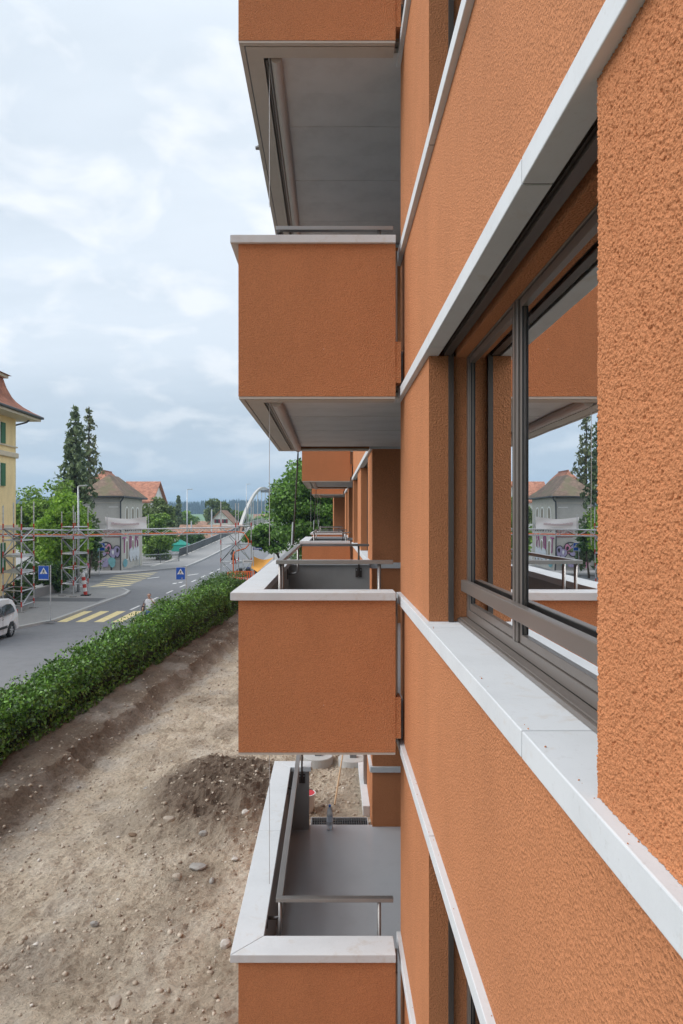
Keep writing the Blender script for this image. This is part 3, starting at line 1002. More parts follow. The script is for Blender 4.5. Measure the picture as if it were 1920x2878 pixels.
def window(y0, y1, O, near=False, mirror=False):
    z0, z1 = O + B1 + 0.001, O + A0
    fx0, fx1 = 0.835, 0.905
    ym = y1 - (y1 - y0) * 0.42
    fr = MB()
    fr.box(fx0, fx1, y0 + 0.001, y0 + 0.055, z0 + 0.03, z1 + 0.05)
    fr.box(fx0, fx1, y1 - 0.055, y1 - 0.001, z0 + 0.03, z1 + 0.05)
    fr.box(fx0, fx1, y0 + 0.055, y1 - 0.055, z0 + 0.03, z0 + 0.078)
    fr.box(fx0, fx1, y0 + 0.055, y1 - 0.055, z1 - 0.02, z1 + 0.05)
    w = part(fr, 'window', 'bronze', bevel=0.003)
    part(MB().box(fx0 - 0.003, fx1 + 0.002, ym - 0.040, ym + 0.040, z0 + 0.080, z1 - 0.022), 'mullion', 'bronze', w, bevel=0.004)
    part(MB().box(fx0 - 0.008, fx0 - 0.003, ym - 0.012, ym + 0.012, z0 + 0.080, z1 - 0.022), 'mullion_cover', 'bronze', w)
    for a, b in ((y0 + 0.056, ym - 0.047), (ym + 0.047, y1 - 0.056)):
        s = MB()
        za, zb = z0 + 0.081, z1 - 0.024
        s.box(fx0 + 0.007, fx1 - 0.004, a, a + 0.03, za, zb)
        s.box(fx0 + 0.007, fx1 - 0.004, b - 0.03, b, za, zb)
        s.box(fx0 + 0.007, fx1 - 0.004, a + 0.03, b - 0.03, za, za + 0.038)
        s.box(fx0 + 0.007, fx1 - 0.004, a + 0.03, b - 0.03, zb - 0.04, zb)
        part(s, 'sash', 'bronze', w, bevel=0.002)
        g = MB()
        g.box(fx0 + 0.008, fx0 + 0.014, a + 0.024, a + 0.036, za + 0.04, zb - 0.035)
        g.box(fx0 + 0.008, fx0 + 0.014, b - 0.036, b - 0.024, za + 0.04, zb - 0.035)
        part(g, 'gasket', 'rubber', w)
        pane = MB().quad((0.8565, a + 0.025, za + 0.03), (0.8565, b - 0.025, za + 0.03), (0.8565, b - 0.025, zb - 0.035), (0.8565, a + 0.025, zb - 0.035))
        part(pane, 'pane', 'glass', w)
    # guard bar in front of the lower glass, metal sill profile, blind and its guides
    bar_z = O - 0.440
    part(MB().box(0.795, 0.832, y0 + 0.03, y1 - 0.03, bar_z, bar_z + 0.068), 'guard_bar', 'bronze', w, bevel=0.004)
    sp = MB()
    sp.box(0.778, 0.790, y0 + 0.002, y1 - 0.002, z0, z0 + 0.022)
    sp.box(0.790, 0.836, y0 + 0.002, y1 - 0.002, z0 + 0.003, z0 + 0.029)
    part(sp, 'sill_profile', 'bronze', w, bevel=0.003)
    for yy in (y0 + 0.004, y1 - 0.030):
        part(MB().box(0.722, 0.752, yy, yy + 0.026, z0 + 0.001, z1 + 0.05), 'blind_guide', 'bronze_dark', w)
    for i in range(6):
        zz = z1 + 0.012 + i * 0.012
        part(MB().poly3([(0.682, y0 + 0.04, zz), (0.742, y0 + 0.04, zz + 0.006), (0.742, y1 - 0.04, zz + 0.006), (0.682, y1 - 0.04, zz)], (0, 0, 0.003)), 'blind_slat', 'bronze_dark', w)
    part(MB().box(0.69, 0.736, y0 + 0.03, y1 - 0.03, z1 - 0.006, z1 + 0.009), 'blind_bottom_bar', 'bronze_dark', w, bevel=0.003)
    part(MB().box(0.768, 0.834, y0 + 0.001, y1 - 0.001, z1 - 0.012, z1 + 0.079), 'lintel', 'stucco')
    # the room behind
    r = MB()
    X1, ya, yb, zf, zc = 4.6, y0 - 0.9, y1 + 0.9, O - 1.5, O + 1.08
    if ya < -3.7: ya = -3.7
    r.quad((X1, ya, zf), (X1, yb, zf), (X1, yb, zc), (X1, ya, zc))
    r.quad((XB, ya, zf), (X1, ya, zf), (X1, ya, zc), (XB, ya, zc))
    r.quad((XB, yb, zf), (XB, yb, zc), (X1, yb, zc), (X1, yb, zf))
    r.quad((XB, ya, zc), (X1, ya, zc), (X1, yb, zc), (XB, yb, zc))
    r.quad((XB, ya, zf), (XB, yb, zf), (X1, yb, zf), (X1, ya, zf))
    part(r, 'room', 'interior', w)
    return w


window(*WINDOWS[0], FL[1], near=True)
for wi in (0, 1):
    window(*WINDOWS[wi], FL[0])
    if wi == 0:
        window(*WINDOWS[wi], FL[2])
for wi in (1, 2, 3):
    window(*WINDOWS[wi], FL[1])
for wi in (1, 2, 3):
    for k in (0, 2, 3):
        if wi == 1 and k == 0:
            continue
        y0, y1 = WINDOWS[wi]
        part(MB().box(0.86, 0.90, y0, y1, FL[k] + B1, FL[k] + A0 + 0.05), 'window_panel', 'dark_glass')
part(MB().box(0.86, 0.90, *WINDOWS[0], FL[3] + B1, FL[3] + A0 + 0.05), 'window_panel', 'dark_glass')


def balcony(y0, O, ground=False, detail=True):
    """One balcony: top of its coping at O - 0.598, its front face at depth y0."""
    y1 = y0 + 4.32
    xl, xr = -0.743, 0.530
    zb, zc, zf = O - 1.916, O - 0.663, O - 1.50
    t = 0.14
    body = MB()
    body.box(xl, xr, y0, y0 + t, zb + 0.02, zc)
    b = part(body, 'balcony', 'stucco')
    part(MB().box(xl, xl + t, y0 + t, y1 - t, zb + 0.02, zc), 'side_parapet', 'stucco', b)
    xr_far = -0.300 if ground else 0.56
    part(MB().box(xl, xr_far, y1 - t, y1, zb + 0.02, zc), 'far_parapet', 'stucco', b)
    part(MB().box(xr + 0.0005, 0.574, y0 + 0.004, y0 + t, O - 1.784, O - 1.452), 'joint_block', 'stucco', b)
    part(MB().box(0.536, 0.546, y0 + 0.05, y0 + 0.08, O - 1.45, O - 0.80), 'joint_flashing', 'rail_metal', b)
    # grey inner faces
    part(MB().box(xl + t, 0.56, y0 + t, y0 + t + 0.02, zf + 0.001, zc), 'front_lining', 'concrete', b)
    part(MB().box(xl + t, xl + t + 0.02, y0 + t + 0.02, y1 - t - 0.02, zf + 0.001, zc), 'side_lining', 'concrete', b)
    part(MB().box(xl + t, xr_far + 0.002, y1 - t - 0.02, y1 - t, zf + 0.001, zc), 'far_lining', 'concrete', b)
    part(MB().box(xl + t, 2.18, y0 + t, y1 - 0.001, zf - 0.02, zf), 'floor_sheet', 'floor_coat', b)
    part(MB().box(xl + t, 0.616, y0 + t, y1 - t, zb + 0.10, zf - 0.021), 'slab', 'concrete', b)
    # coping: mitred slabs
    co0, co1 = xl - 0.063, xl + 0.185
    f0, f1, g0, g1 = y0 - 0.03, y0 + 0.226, y1 - 0.196, y1 + 0.05
    ym = (y0 + y1) / 2
    g = 0.0025
    z0, z1 = O - 0.663 + 0.0005, O - 0.598
    part(MB().prism([(co0 + g, f0), (xr, f0), (xr, f1), (co1 + g, f1)], z0, z1), 'coping_slab', 'stone', b, bevel=0.004)
    part(MB().prism([(co0, f0 + g), (co1, f1 + g), (co1, ym - g), (co0, ym - g)], z0, z1), 'coping_slab', 'stone', b, bevel=0.004)
    part(MB().prism([(co0, ym + g), (co1, ym + g), (co1, g0 - g), (co0, g1 - g)], z0, z1), 'coping_slab', 'stone', b, bevel=0.004)
    part(MB().prism([(co0 + g, g1), (co1 + g, g0), (xr_far + (0.03 if ground else 0), g0), (xr_far + (0.03 if ground else 0), g1)], z0, z1), 'coping_slab', 'stone', b, bevel=0.004)
    # underside: edge beam with drip groove, boards, awning
    if not ground:
        e0, e1 = zb, zb + 0.019
        for w0, w1 in ((0.003, 0.040), (0.052, 0.185)):
            em = MB()
            em.box(xl + w0, xr - 0.002, y0 + w0, y0 + w1, e0, e1)
            em.box(xl + w0, xl + w1, y0 + w1, y1 - w1, e0, e1)
            em.box(xl + w0, 0.55, y1 - w1, y1 - w0, e0, e1)
            part(em, 'edge_beam', 'beam', b)
        part(MB().box(xl + 0.041, xl + 0.051, y0 + 0.041, y1 - 0.041, e0 + 0.010, e1), 'groove_shade', 'steel_dark', b)  # dark strip paints the shade inside the groove
        part(MB().box(xl + 0.051, xr - 0.003, y0 + 0.041, y0 + 0.051, e0 + 0.010, e1), 'groove_shade', 'steel_dark', b)
        y = y0 + 0.19
        i = 0
        while y < y1 - 0.2:
            ye = min(y + 0.54, y1 - 0.19)
            part(MB().box(-0.50, 1.40, y + 0.002, ye - 0.002, zb + 0.045 + 0.002 * (i % 2), zb + 0.085), 'soffit_board', 'soffit', b)
            y = ye
            i += 1
            if ye >= y1 - 0.2:
                break
        if detail:
            aw = part(MB().tube([(-0.452, y0 + 0.20, zb + 0.012), (-0.452, y1 - 0.22, zb + 0.012)], 0.047, 14), 'awning_roller', 'awning', b, smooth=False)
            part(MB().box(-0.545, -0.523, y0 + 0.22, y1 - 0.2, zb + 0.002, zb + 0.03), 'awning_rail', 'bronze_dark', b, bevel=0.004)
            part(MB().tube([(-0.512, y0 + 0.19, zb + 0.01), (-0.512, y1 - 0.2, zb + 0.01)], 0.011, 8), 'awning_pipe', 'rail_metal', b)
            part(MB().box(-0.556, -0.502, y0 + 0.187, y1 - 0.187, zb + 0.05, zb + 0.086), 'recess_shade', 'bronze_dark', b)  # dark box stands in for the shade up in the recess
            part(MB().tube([(-0.517, y0 + 0.29, zb), (-0.517, y0 + 0.29, zb - 1.20)], 0.0028, 6), 'guide_wire', 'steel', b)
            part(MB().tube([(-0.450, y1 - 0.26, zb - 0.02), (-0.452, y1 - 0.26, zb - 0.08), (-0.50, y1 - 0.30, zb - 1.0), (-0.52, y1 - 0.30, zb - 1.33)], [0.007, 0.011, 0.010, 0.016], 8), 'crank_rod', 'bronze_dark', b)
            part(MB().tube([(-0.519, y1 - 0.30, zb - 1.02), (-0.532, y1 - 0.30, zb - 1.34)], 0.014, 8), 'crank_handle', 'steel', b)
    # handrail on posts
    rz = O - 0.395
    rl, rr, yf, yr = -0.468, 0.545, y0 + 0.385, y1 - 0.16
    rail = MB()
    rail.box(rl, rr, yf - 0.026, yf + 0.026, rz, rz + 0.034)
    rail.box(rl, rl + 0.056, yf + 0.0265, yr - 0.0265, rz + 0.0005, rz + 0.0335)
    if not ground:
        rail.box(rl, 0.55, yr - 0.026, yr + 0.026, rz, rz + 0.034)
    else:
        rail.box(rl, -0.28, yr - 0.026, yr + 0.026, rz, rz + 0.034)
    part(rail, 'handrail', 'rail_metal', b, bevel=0.003)
    inner = xl + t + 0.02
    for py in (y0 + 0.45, y0 + 0.75, y1 - 0.55):
        part(MB().tube([(rl + 0.03, py, rz), (rl + 0.03, py, rz - 0.30), (rl + 0.018, py, rz - 0.345), (rl - 0.03, py, rz - 0.36), (inner, py, rz - 0.36)], 0.0165, 10), 'rail_post', 'rail_metal', b, smooth=True)
        part(MB().box(inner - 0.0, inner + 0.012, py - 0.05, py + 0.05, rz - 0.43, rz - 0.29), 'rail_bracket', 'bronze_dark', b)
    part(MB().tube([(0.425, yf, rz), (0.425, yf, rz - 0.36), (0.425, yf - 0.06, rz - 0.40), (0.425, y0 + t + 0.02, rz - 0.40)], 0.0165, 10), 'rail_post', 'rail_metal', b, smooth=True)
    fx = -0.40 if ground else 0.405
    fy = y1 - t - 0.02
    part(MB().tube([(fx, yr, rz), (fx, yr - 0.03, rz - 0.20), (fx, yr - 0.03, rz - 0.42)], 0.014, 10), 'rail_post', 'bronze_dark', b, smooth=True)
    part(MB().box(fx - 0.045, fx + 0.045, fy - 0.014, fy, rz - 0.44, rz - 0.31), 'rail_bracket', 'bronze_dark', b, bevel=0.003)
    for bx, bz in ((-0.03, -0.335), (0.03, -0.335), (0, -0.42)):
        part(MB().tube([(fx + bx, fy - 0.019, rz + bz), (fx + bx, fy - 0.013, rz + bz)], 0.008, 8), 'bolt', 'steel', b)
    return b


for k, O in enumerate(FL):
    balcony(5.53, O, ground=(k == 0))
for y0 in (18.0, 27.65):
    for k in (1, 2):
        balcony(y0, FL[k])
b_top = balcony(18.0, FL[0], ground=True)
# overflow spout on the flank of the uppermost balcony
part(MB().tube([(-0.74, 7.86, 4.28), (-0.80, 7.86, 4.275), (-0.86, 7.86, 4.262)], [0.03, 0.03, 0.018], 10), 'drain_spout', 'steel_dark')
# ground-floor strip beyond the balcony: plinth and pipe cover against the facade
part(MB().box(0.50, 0.604, 10.35, 13.2, SOIL - 0.2, -4.36), 'plinth_slab', 'stone', bevel=0.004)
part(MB().box(0.555, 0.603, 11.2, 11.45, -4.355, -3.70), 'pipe_cover', 'rail_metal', bevel=0.003)

# ------------------------------------------------------------------ things on and around the lowest balcony
grate = thing('floor_grate', (0.14, 9.99, -4.47), 'dark metal bar grating at the open end of the lowest balcony', 'grate')
MB().box(-0.285, 0.555, 9.856, 10.125, -4.53, -4.50).build('pit_shade', M['rubber'], grate)  # black plate stands in for the darkness under the bars
gf = MB().box(-0.285, 0.555, 9.856, 9.868, -4.498, -4.43).box(-0.285, 0.555, 10.113, 10.125, -4.498, -4.43).box(-0.285, -0.273, 9.869, 10.112, -4.498, -4.43).box(0.543, 0.555, 9.869, 10.112, -4.498, -4.43)
gf.build('frame', M['steel'], grate)
for i in range(24):
    x = -0.262 + i * 0.0338
    MB().box(x, x + 0.006, 9.869, 10.112, -4.465, -4.434).build('bar', M['steel_dark'], grate)
for i in range(3):
    y = 9.925 + i * 0.06
    MB().box(-0.272, 0.542, y, y + 0.004, -4.468, -4.450).build('cross_bar', M['steel_dark'], grate)

bt = thing('water_bottle', (-0.005, 9.70, -4.42), 'clear plastic water bottle with blue cap standing on the grey balcony floor', 'bottle')
MB().lathe(-0.005, 9.70, [(0.036, -4.4195), (0.043, -4.41), (0.044, -4.36), (0.041, -4.35), (0.044, -4.34), (0.044, -4.28), (0.041, -4.27), (0.044, -4.26), (0.043, -4.18), (0.034, -4.13), (0.018, -4.105), (0.015, -4.095)], 20).build('bottle_body', M['pet'], bt, smooth=True)
MB().lathe(-0.005, 9.70, [(0.017, -4.098), (0.017, -4.07), (0.013, -4.068)], 16).build('bottle_cap', M['cap_blue'], bt)
MB().lathe(-0.005, 9.70, [(0.0445, -4.30), (0.0445, -4.225)], 20).build('bottle_label', plain('pale_bottle_label', (0.55, 0.62, 0.72), 0.5), bt)

bk = thing('bucket', (-0.36, 10.42, -4.46), 'white bucket with red inside half hidden behind the balcony end wall', 'bucket')
MB().lathe(-0.36, 10.42, [(0.10, -4.46), (0.135, -4.20), (0.142, -4.20), (0.142, -4.185), (0.125, -4.185)], 24).build('bucket_shell', M['white'], bk)
MB().lathe(-0.36, 10.42, [(0.12, -4.22), (0.125, -4.184)], 24).build('bucket_fill', M['bucket_red'], bk)
MB().tube([(-0.44, 10.42, -4.19), (-0.46, 10.36, -4.10), (-0.36, 10.33, -4.09), (-0.26, 10.36, -4.12)], 0.006, 6).build('bucket_handle', M['black'], bk)

st = MB().tube([(0.07, 10.62, -4.45), (0.20, 11.5, -4.05), (0.34, 12.6, -3.60)], [0.014, 0.013, 0.012], 8).build('wooden_stick', M['wood'])
tag(st, 'long pale wooden stick leaning over the soil behind the lowest balcony', 'stick')
for i, (x, y, lab) in enumerate(((-0.22, 12.55, 'round grey concrete footing nearer the street, under the balcony edge'), (0.42, 12.45, 'round grey concrete footing beside the wall, behind the wooden stick'))):
    f = thing('concrete_footing', (x, y, -4.55), lab, 'footing', 'round concrete footings')
    MB().lathe(x, y, [(0.27, -4.62), (0.27, -4.36), (0.262, -4.352), (0.0, -4.352)], 28).build('footing_drum', M['kerb'], f)
    MB().box(x - 0.06, x + 0.06, y - 0.05, y + 0.05, -4.352, -4.30).build('anchor_plate', M['steel_dark'], f)
    for dx in (-0.04, 0.04):
        MB().tube([(x + dx, y, -4.30), (x + dx, y, -4.22)], 0.01, 6).build('anchor_bolt', M['steel_dark'], f)


# single stones one can pick out on the soil
def stone(px, py, r, flat, mat, label, seed, zoff=0.0):
    p = gnd(px, py, SOIL)
    z = float(soil_height(np.array([p.x]), np.array([p.y]))[0][0])
    p = gnd(px, py, z)
    bm = bmesh.new()
    bmesh.ops.create_icosphere(bm, subdivisions=2, radius=1)
    g = np.random.default_rng(seed)
    sx, sy = g.uniform(0.8, 1.3), g.uniform(0.75, 1.1)
    for v in bm.verts:
        c = v.co
        d = 1 + 0.9 * (float(fbm(np.array(c.x * 1.1 + seed), np.array(c.y * 1.1 + c.z * 0.9), seed, 3)) - 0.5)
        v.co = Vector((c.x * d * r * sx, c.y * d * r * sy, c.z * d * r * flat))
    me = bpy.data.meshes.new('stone')
    bm.to_mesh(me); bm.free()
    ob = finish(me, 'stone', M[mat], origin=Vector((0, 0, -r * flat)), smooth=False)
    ob.location = (p.x, p.y, z - r * flat * 0.45 + zoff)
    tag(ob, label, 'stone', 'larger stones lying on the soil')


stone(556, 2440, 0.105, 0.35, 'rock_grey', 'flat angular grey stone, the widest one below the heap of earth', 1)
stone(497, 2472, 0.070, 0.75, 'rock', 'rounded brown stone left of the flat grey stone', 2)
stone(596, 2482, 0.046, 0.85, 'rock_grey', 'small round grey stone right of the flat grey stone', 3)
stone(373, 2349, 0.045, 0.6, 'rock_dark', 'dark brown clod lying left of the heap of earth', 4)
stone(476, 2306, 0.068, 0.6, 'rock', 'tan stone on the lower left flank of the heap of earth', 5)
stone(572, 2347, 0.055, 0.8, 'rock_grey', 'greyish stone at the foot of the heap of earth', 6)
stone(690, 2287, 0.048, 0.9, 'rock_pale', 'pale round stone on the heap of earth nearest the coping', 7)
stone(634, 2660, 0.060, 0.8, 'rock_pale', 'pale oval stone beside the front corner of the lowest coping', 8)
stone(267, 2602, 0.038, 0.9, 'rock_grey', 'small grey stone alone on the bare soil at lower left', 9)
stone(661, 2416, 0.040, 0.5, 'rock_pale', 'flat pale chip between the heap of earth and the coping', 10)
stone(222, 2217, 0.040, 0.8, 'rock_grey', 'grey stone on the pale soil left of the heap of earth', 11)
stone(325, 2820, 0.085, 0.3, 'rock', 'broad pale slab half sunk in the soil near the bottom edge', 12)
stone(413, 2219, 0.040, 0.7, 'rock_grey', 'small grey stone upslope of the heap on the trodden soil', 13)

# ------------------------------------------------------------------ vegetation
def hedge(name, label, y0, y1, n, height, depth, mat, seed, leaf, xoff=0.0, cat='hedge'):
    g = np.random.default_rng(seed)
    ym = (y0 + y1) / 2
    base = float(soil_height(np.array([hedge_x(ym) - 0.4]), np.array([ym]))[0][0])
    root = thing(name, (float(hedge_x(ym)) - depth / 2 + xoff, ym, base), label, cat)
    Y = g.uniform(y0, y1, n)
    hx = hedge_x(Y) + xoff
    a = g.random(n)
    # cross-section: rounded box, leaves thick near its skin
    th = g.uniform(-0.35, math.pi + 0.35, n)
    ex = 0.62
    cx, sx = np.cos(th), np.sin(th)
    ux = np.sign(cx) * np.abs(cx) ** ex
    uz = np.sign(sx) * np.abs(sx) ** ex
    lump = 0.66 + 0.70 * fbm(Y * 1.6, th * 1.6, seed, 3)
    r = (1 - 0.45 * a ** 2.2) * lump
    endf = np.clip(np.minimum(Y - y0, y1 - Y) / 0.5, 0.15, 1) ** 0.5
    hh = height * (0.9 + 0.22 * fbm(Y * 0.5, Y * 0 + 1, seed + 3, 2)) * (1 + (0.065 * np.clip(Y - 13, 0, 8) if xoff == 0 else 0))
    X = hx - depth / 2 + ux * depth / 2 * r * (0.6 + 0.4 * endf)
    sz0 = soil_height(hx - 0.3, Y)[0]
    sz0 = np.full(n, SOIL + 0.28)
    Z = sz0 + np.maximum(hh * 0.42 + uz * hh * 0.58 * r * endf, 0.02)
    # shoots that stand above the clipped top
    k = n // 12
    X[:k] = hx[:k] - depth / 2 + g.uniform(-0.45, 0.45, k) * depth
    Z[:k] = sz0[:k] + hh[:k] * (1.0 + 0.18 * g.random(k) ** 2)
    out = unit(np.stack([ux, np.zeros(n), uz + 0.5], axis=1))
    quads_mesh(leaf_quads(np.stack([X, Y, Z], axis=1), out, leaf, g, 0.9, 0.6), mat, 'foliage', root)
    # stems under the leaves
    stems = MB()
    for i in range(int((y1 - y0) * 5)):
        yy = g.uniform(y0 + 0.1, y1 - 0.1)
        xx = float(hedge_x(yy)) + xoff - depth / 2 + g.uniform(-0.3, 0.3) * depth
        zz = float(soil_height(np.array([xx]), np.array([yy]))[0][0])
        if zz < SOIL - 0.5:
            zz = SOIL - 0.3
        stems.tube([(xx, yy, zz - 0.1), (xx + g.uniform(-0.1, 0.1), yy + g.uniform(-0.1, 0.1), zz + height * 0.4), (xx + g.uniform(-0.25, 0.25), yy + g.uniform(-0.2, 0.2), zz + height * 0.85)], [0.014, 0.010, 0.004], 4, False)
    stems.build('stems', M['bark'], root)['kind'] = 'stuff'
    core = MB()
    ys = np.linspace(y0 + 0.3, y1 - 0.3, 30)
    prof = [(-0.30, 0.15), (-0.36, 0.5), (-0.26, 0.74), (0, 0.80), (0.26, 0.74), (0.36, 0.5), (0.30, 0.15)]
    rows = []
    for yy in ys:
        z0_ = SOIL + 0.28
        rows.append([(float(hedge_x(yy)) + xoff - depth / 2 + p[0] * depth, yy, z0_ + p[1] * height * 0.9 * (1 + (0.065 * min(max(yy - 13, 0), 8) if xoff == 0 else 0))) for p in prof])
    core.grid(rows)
    core.build('shade_core', M['foliage_shade'], root)  # near-black shell paints the shade between the leaves
    return root


M['foliage_shade'] = concrete('painted_foliage_shade', (0.018, 0.030, 0.012), 0.95, 0.3, 0.5)
hedge('hedge', 'long clipped green hedge between the street and the bare soil', 8.5, 29.5, 56000, 0.90, 1.10, M['leaf_hedge'], 11, 0.072)
hedge('shrub', 'dark bushy shrub closing the far end of the hedge by the balcony', 29.3, 33.5, 14000, 1.40, 1.6, M['leaf_shrub'], 12, 0.075, -0.3, 'shrub')


def tree(name, loc, crown_c, crown_r, n, leaf, mat, label, seed, cat='tree', clumps=46, trunk_r=0.2, group=None, bias=0.7, lumpy=0.30, multi=1):
    g = np.random.default_rng(seed)
    loc, cc = Vector(loc), Vector(crown_c)
    root = thing(name, loc, label, cat, group)
    R = np.array(crown_r)
    # clump centres through the crown, more towards its skin
    d = unit(g.normal(size=(clumps, 3)))
    rr = g.random(clumps) ** 0.40 * g.uniform(0.80, 0.98, clumps)
    C = np.array(cc) + d * R * rr[:, None] * 0.86
    tr = MB()
    top = cc + Vector((0, 0, crown_r[2] * 0.35))
    mid = loc.lerp(cc, 0.5) + Vector((g.normal() * 0.03, g.normal() * 0.03, 0)) * trunk_r * 10
    tr.tube([loc - Vector((0, 0, 0.2)), loc + Vector((0, 0, 0.3)), mid, cc, top], [trunk_r * 1.35, trunk_r, trunk_r * 0.75, trunk_r * 0.5, trunk_r * 0.12], 9)
    tr.build('trunk', M['bark'], root, smooth=True)
    lb = MB()
    for i in range(min(clumps, 26)):
        s = mid.lerp(top, g.uniform(0.1, 0.8))
        e_ = Vector(C[i])
        m_ = s.lerp(e_, 0.5) + Vector((0, 0, 0.12 * (e_ - s).length))
        lb.tube([s, m_, e_], [trunk_r * 0.30, trunk_r * 0.17, trunk_r * 0.05], 5, False)
    lb.build('limbs', M['bark'], root, smooth=True)
    per = n // clumps
    cr = g.uniform(0.55, 1.25, clumps) * lumpy
    idx = np.repeat(np.arange(clumps), per)
    off = unit(g.normal(size=(len(idx), 3))) * (g.random(len(idx)) ** 0.42)[:, None]
    off[:, 2] *= 0.72
    Pp = C[idx] + off * (cr[idx, None] * R.mean() * np.array([1.15, 1.15, 0.95]))
    out = unit(off + 0.5 * (Pp - np.array(cc)) / R + np.array([0, 0, 0.55]))
    quads_mesh(leaf_quads(Pp, out, leaf, g, bias, 0.7, 0.15), mat, 'crown', root)
    return root


def spruce(loc, height, radius, n_whorl, mat, label, seed, dens=1.0, leaf=0.5):
    g = np.random.default_rng(seed)
    loc = Vector(loc)
    root = thing('spruce_tree', loc, label, 'tree', 'twin spruces behind the street trees')
    MB().tube([loc - Vector((0, 0, 0.2)), loc + Vector((0, 0, height * 0.5)), loc + Vector((0, 0, height))], [0.34, 0.2, 0.03], 8).build('trunk', M['bark'], root, smooth=True)
    Q = []
    br = MB()
    for w in range(n_whorl):
        t = (w + g.random() * 0.7) / n_whorl
        z = height * (0.10 + 0.90 * t)
        R_ = radius * (1 - t) ** 0.72 * g.uniform(0.75, 1.12) + 0.12
        for b in range(int(g.integers(5, 8))):
            a = g.uniform(0, 2 * math.pi)
            L = R_ * g.uniform(0.6, 1.12)
            d = np.array([math.cos(a), math.sin(a), 0])
            tip_drop = 0.32 * L
            k = max(6, int(16 * dens * L / max(radius * 0.4, 0.3)))
            s = g.random(k) ** 0.7
            pts = np.array(loc)[None] + d[None] * (s * L)[:, None]
            pts[:, 2] = loc.z + z + 0.10 * L * np.sin(s * math.pi) - tip_drop * s ** 1.6
            pts += g.normal(size=(k, 3)) * np.array([0.13, 0.13, 0.10]) * (0.4 + 0.25 * L)
            pts[:, 2] -= g.random(k) * 0.30 * L * 0.5
            out = unit(np.stack([np.full(k, d[0]), np.full(k, d[1]), g.normal(size=k) * 0.5 + 0.4], axis=1))
            Q.append(leaf_quads(pts, out, leaf, g, 0.5, 0.42, 0.8))
            if b < 3:
                br.tube([loc + Vector((0, 0, z)), loc + Vector((d[0] * L * 0.9, d[1] * L * 0.9, z - tip_drop * 0.8))], [0.04, 0.012], 4, False)
    br.build('limbs', M['bark'], root)
    quads_mesh(np.concatenate(Q), mat, 'crown', root)


# big maple in front of the far end of the building
tree('maple_tree', (-2.4, 56, STREET), (-1.6, 56, 0.9), (3.8, 3.6, 5.4), 30000, 0.24, M['leaf_maple'], 'large leafy maple beside the balconies at the far end of the building', 21, clumps=100, trunk_r=0.26, lumpy=0.26)
tree('low_maple', (-3.6, 61, STREET), (-5.3, 60, -1.75), (3.0, 2.1, 1.5), 9000, 0.23, M['leaf_maple'], 'low spreading maple branch mass reaching over the orange banner', 22, clumps=34, trunk_r=0.14, lumpy=0.32)
# left side of the street
tree('street_tree', (-25.2, 60, STREET), (-25.0, 60, -0.6), (4.2, 2.6, 4.4), 22000, 0.26, M['leaf_mid'], 'dark green tree standing right against the yellow house', 31, clumps=90, trunk_r=0.25)
tree('street_tree', (-21.0, 54, STREET), (-20.9, 53.5, -1.4), (2.4, 1.9, 3.9), 20000, 0.21, M['leaf_bright'], 'bright green tree behind the middle scaffold tower', 32, clumps=80, trunk_r=0.2)
tree('street_bush', (-21.4, 51.0, STREET), (-21.0, 50.5, -4.2), (2.8, 1.0, 1.4), 9000, 0.16, M['leaf_shrub'], 'dark green bush growing behind the left and middle scaffold towers', 33, 'bush', clumps=38, trunk_r=0.1)
tree('street_bush', (-19.9, 43.2, STREET), (-19.6, 43.2, -4.6), (1.0, 0.9, 1.1), 4500, 0.12, M['leaf_shrub'], 'low dark bush behind the white van and left scaffold tower', 34, 'bush', clumps=24, trunk_r=0.07)
tree('street_bush', (-22.6, 64, STREET), (-22.2, 64, -2.0), (0.75, 1.1, 1.9), 4500, 0.2, M['leaf_shrub'], 'narrow dark green bush against the grey house corner', 35, 'bush', clumps=24, trunk_r=0.1)
spruce(tuple(gnd(212, 1620)) , 16.4, 2.9, 44, M['needles'], 'dense spruce, the left and fuller one of the twin spruces', 41, 1.15, 0.50)
sp = Vector(((250 - VX) * 79 / F, 79, STREET))
spruce(sp, 18.6, 3.1, 40, M['needles_dry'], 'thin spruce with gaps, the right one of the twin spruces', 42, 0.75, 0.46)
# trees behind the grey house and along the ramp
tree('yard_tree', (-23.2, 92, STREET), (-23.3, 92, -2.4), (3.1, 2.4, 3.9), 17000, 0.28, M['leaf_mid'], 'shaggy green tree right of the grey graffitied house', 51, clumps=44, trunk_r=0.25)
tree('yard_tree', (-26.5, 105, STREET), (-26.5, 105, 0.2), (3.2, 3.0, 3.4), 8000, 0.36, M['leaf_olive'], 'olive green tree behind the banner beside the pale house', 52, clumps=40, trunk_r=0.25)
tree('far_tree', (-33, 200, STREET), (-33, 200, 1.2), (5.5, 5, 5.6), 7000, 0.60, M['leaf_olive'], 'round olive tree left of the white gabled house', 53, clumps=44, trunk_r=0.3)
tree('far_tree', (-46, 210, STREET), (-46, 210, -1.0), (7, 5, 4.0), 6000, 0.60, M['leaf_mid'], 'broad green tree behind the green tent', 54, clumps=40, trunk_r=0.3)
tree('far_tree', (-27.5, 205, STREET), (-27.5, 205, -0.3), (3.6, 4, 4.0), 5000, 0.55, M['leaf_mid'], 'green tree between the olive tree and the white gabled house', 55, clumps=34, trunk_r=0.3)
sp = Vector(((502 - VX) * 170 / F, 170, STREET))
g_ = spruce(sp, 11.4, 1.9, 26, M['needles'], 'slender lone conifer rising before the wooded hill', 43, 0.7, 0.7)
tree('far_tree', (-52, 180, STREET), (-52, 180, -1.8), (9, 5, 3.2), 6000, 0.6, M['leaf_mid'], 'wide tree mass behind the bushy tree by the grey house', 56, clumps=40, trunk_r=0.3)
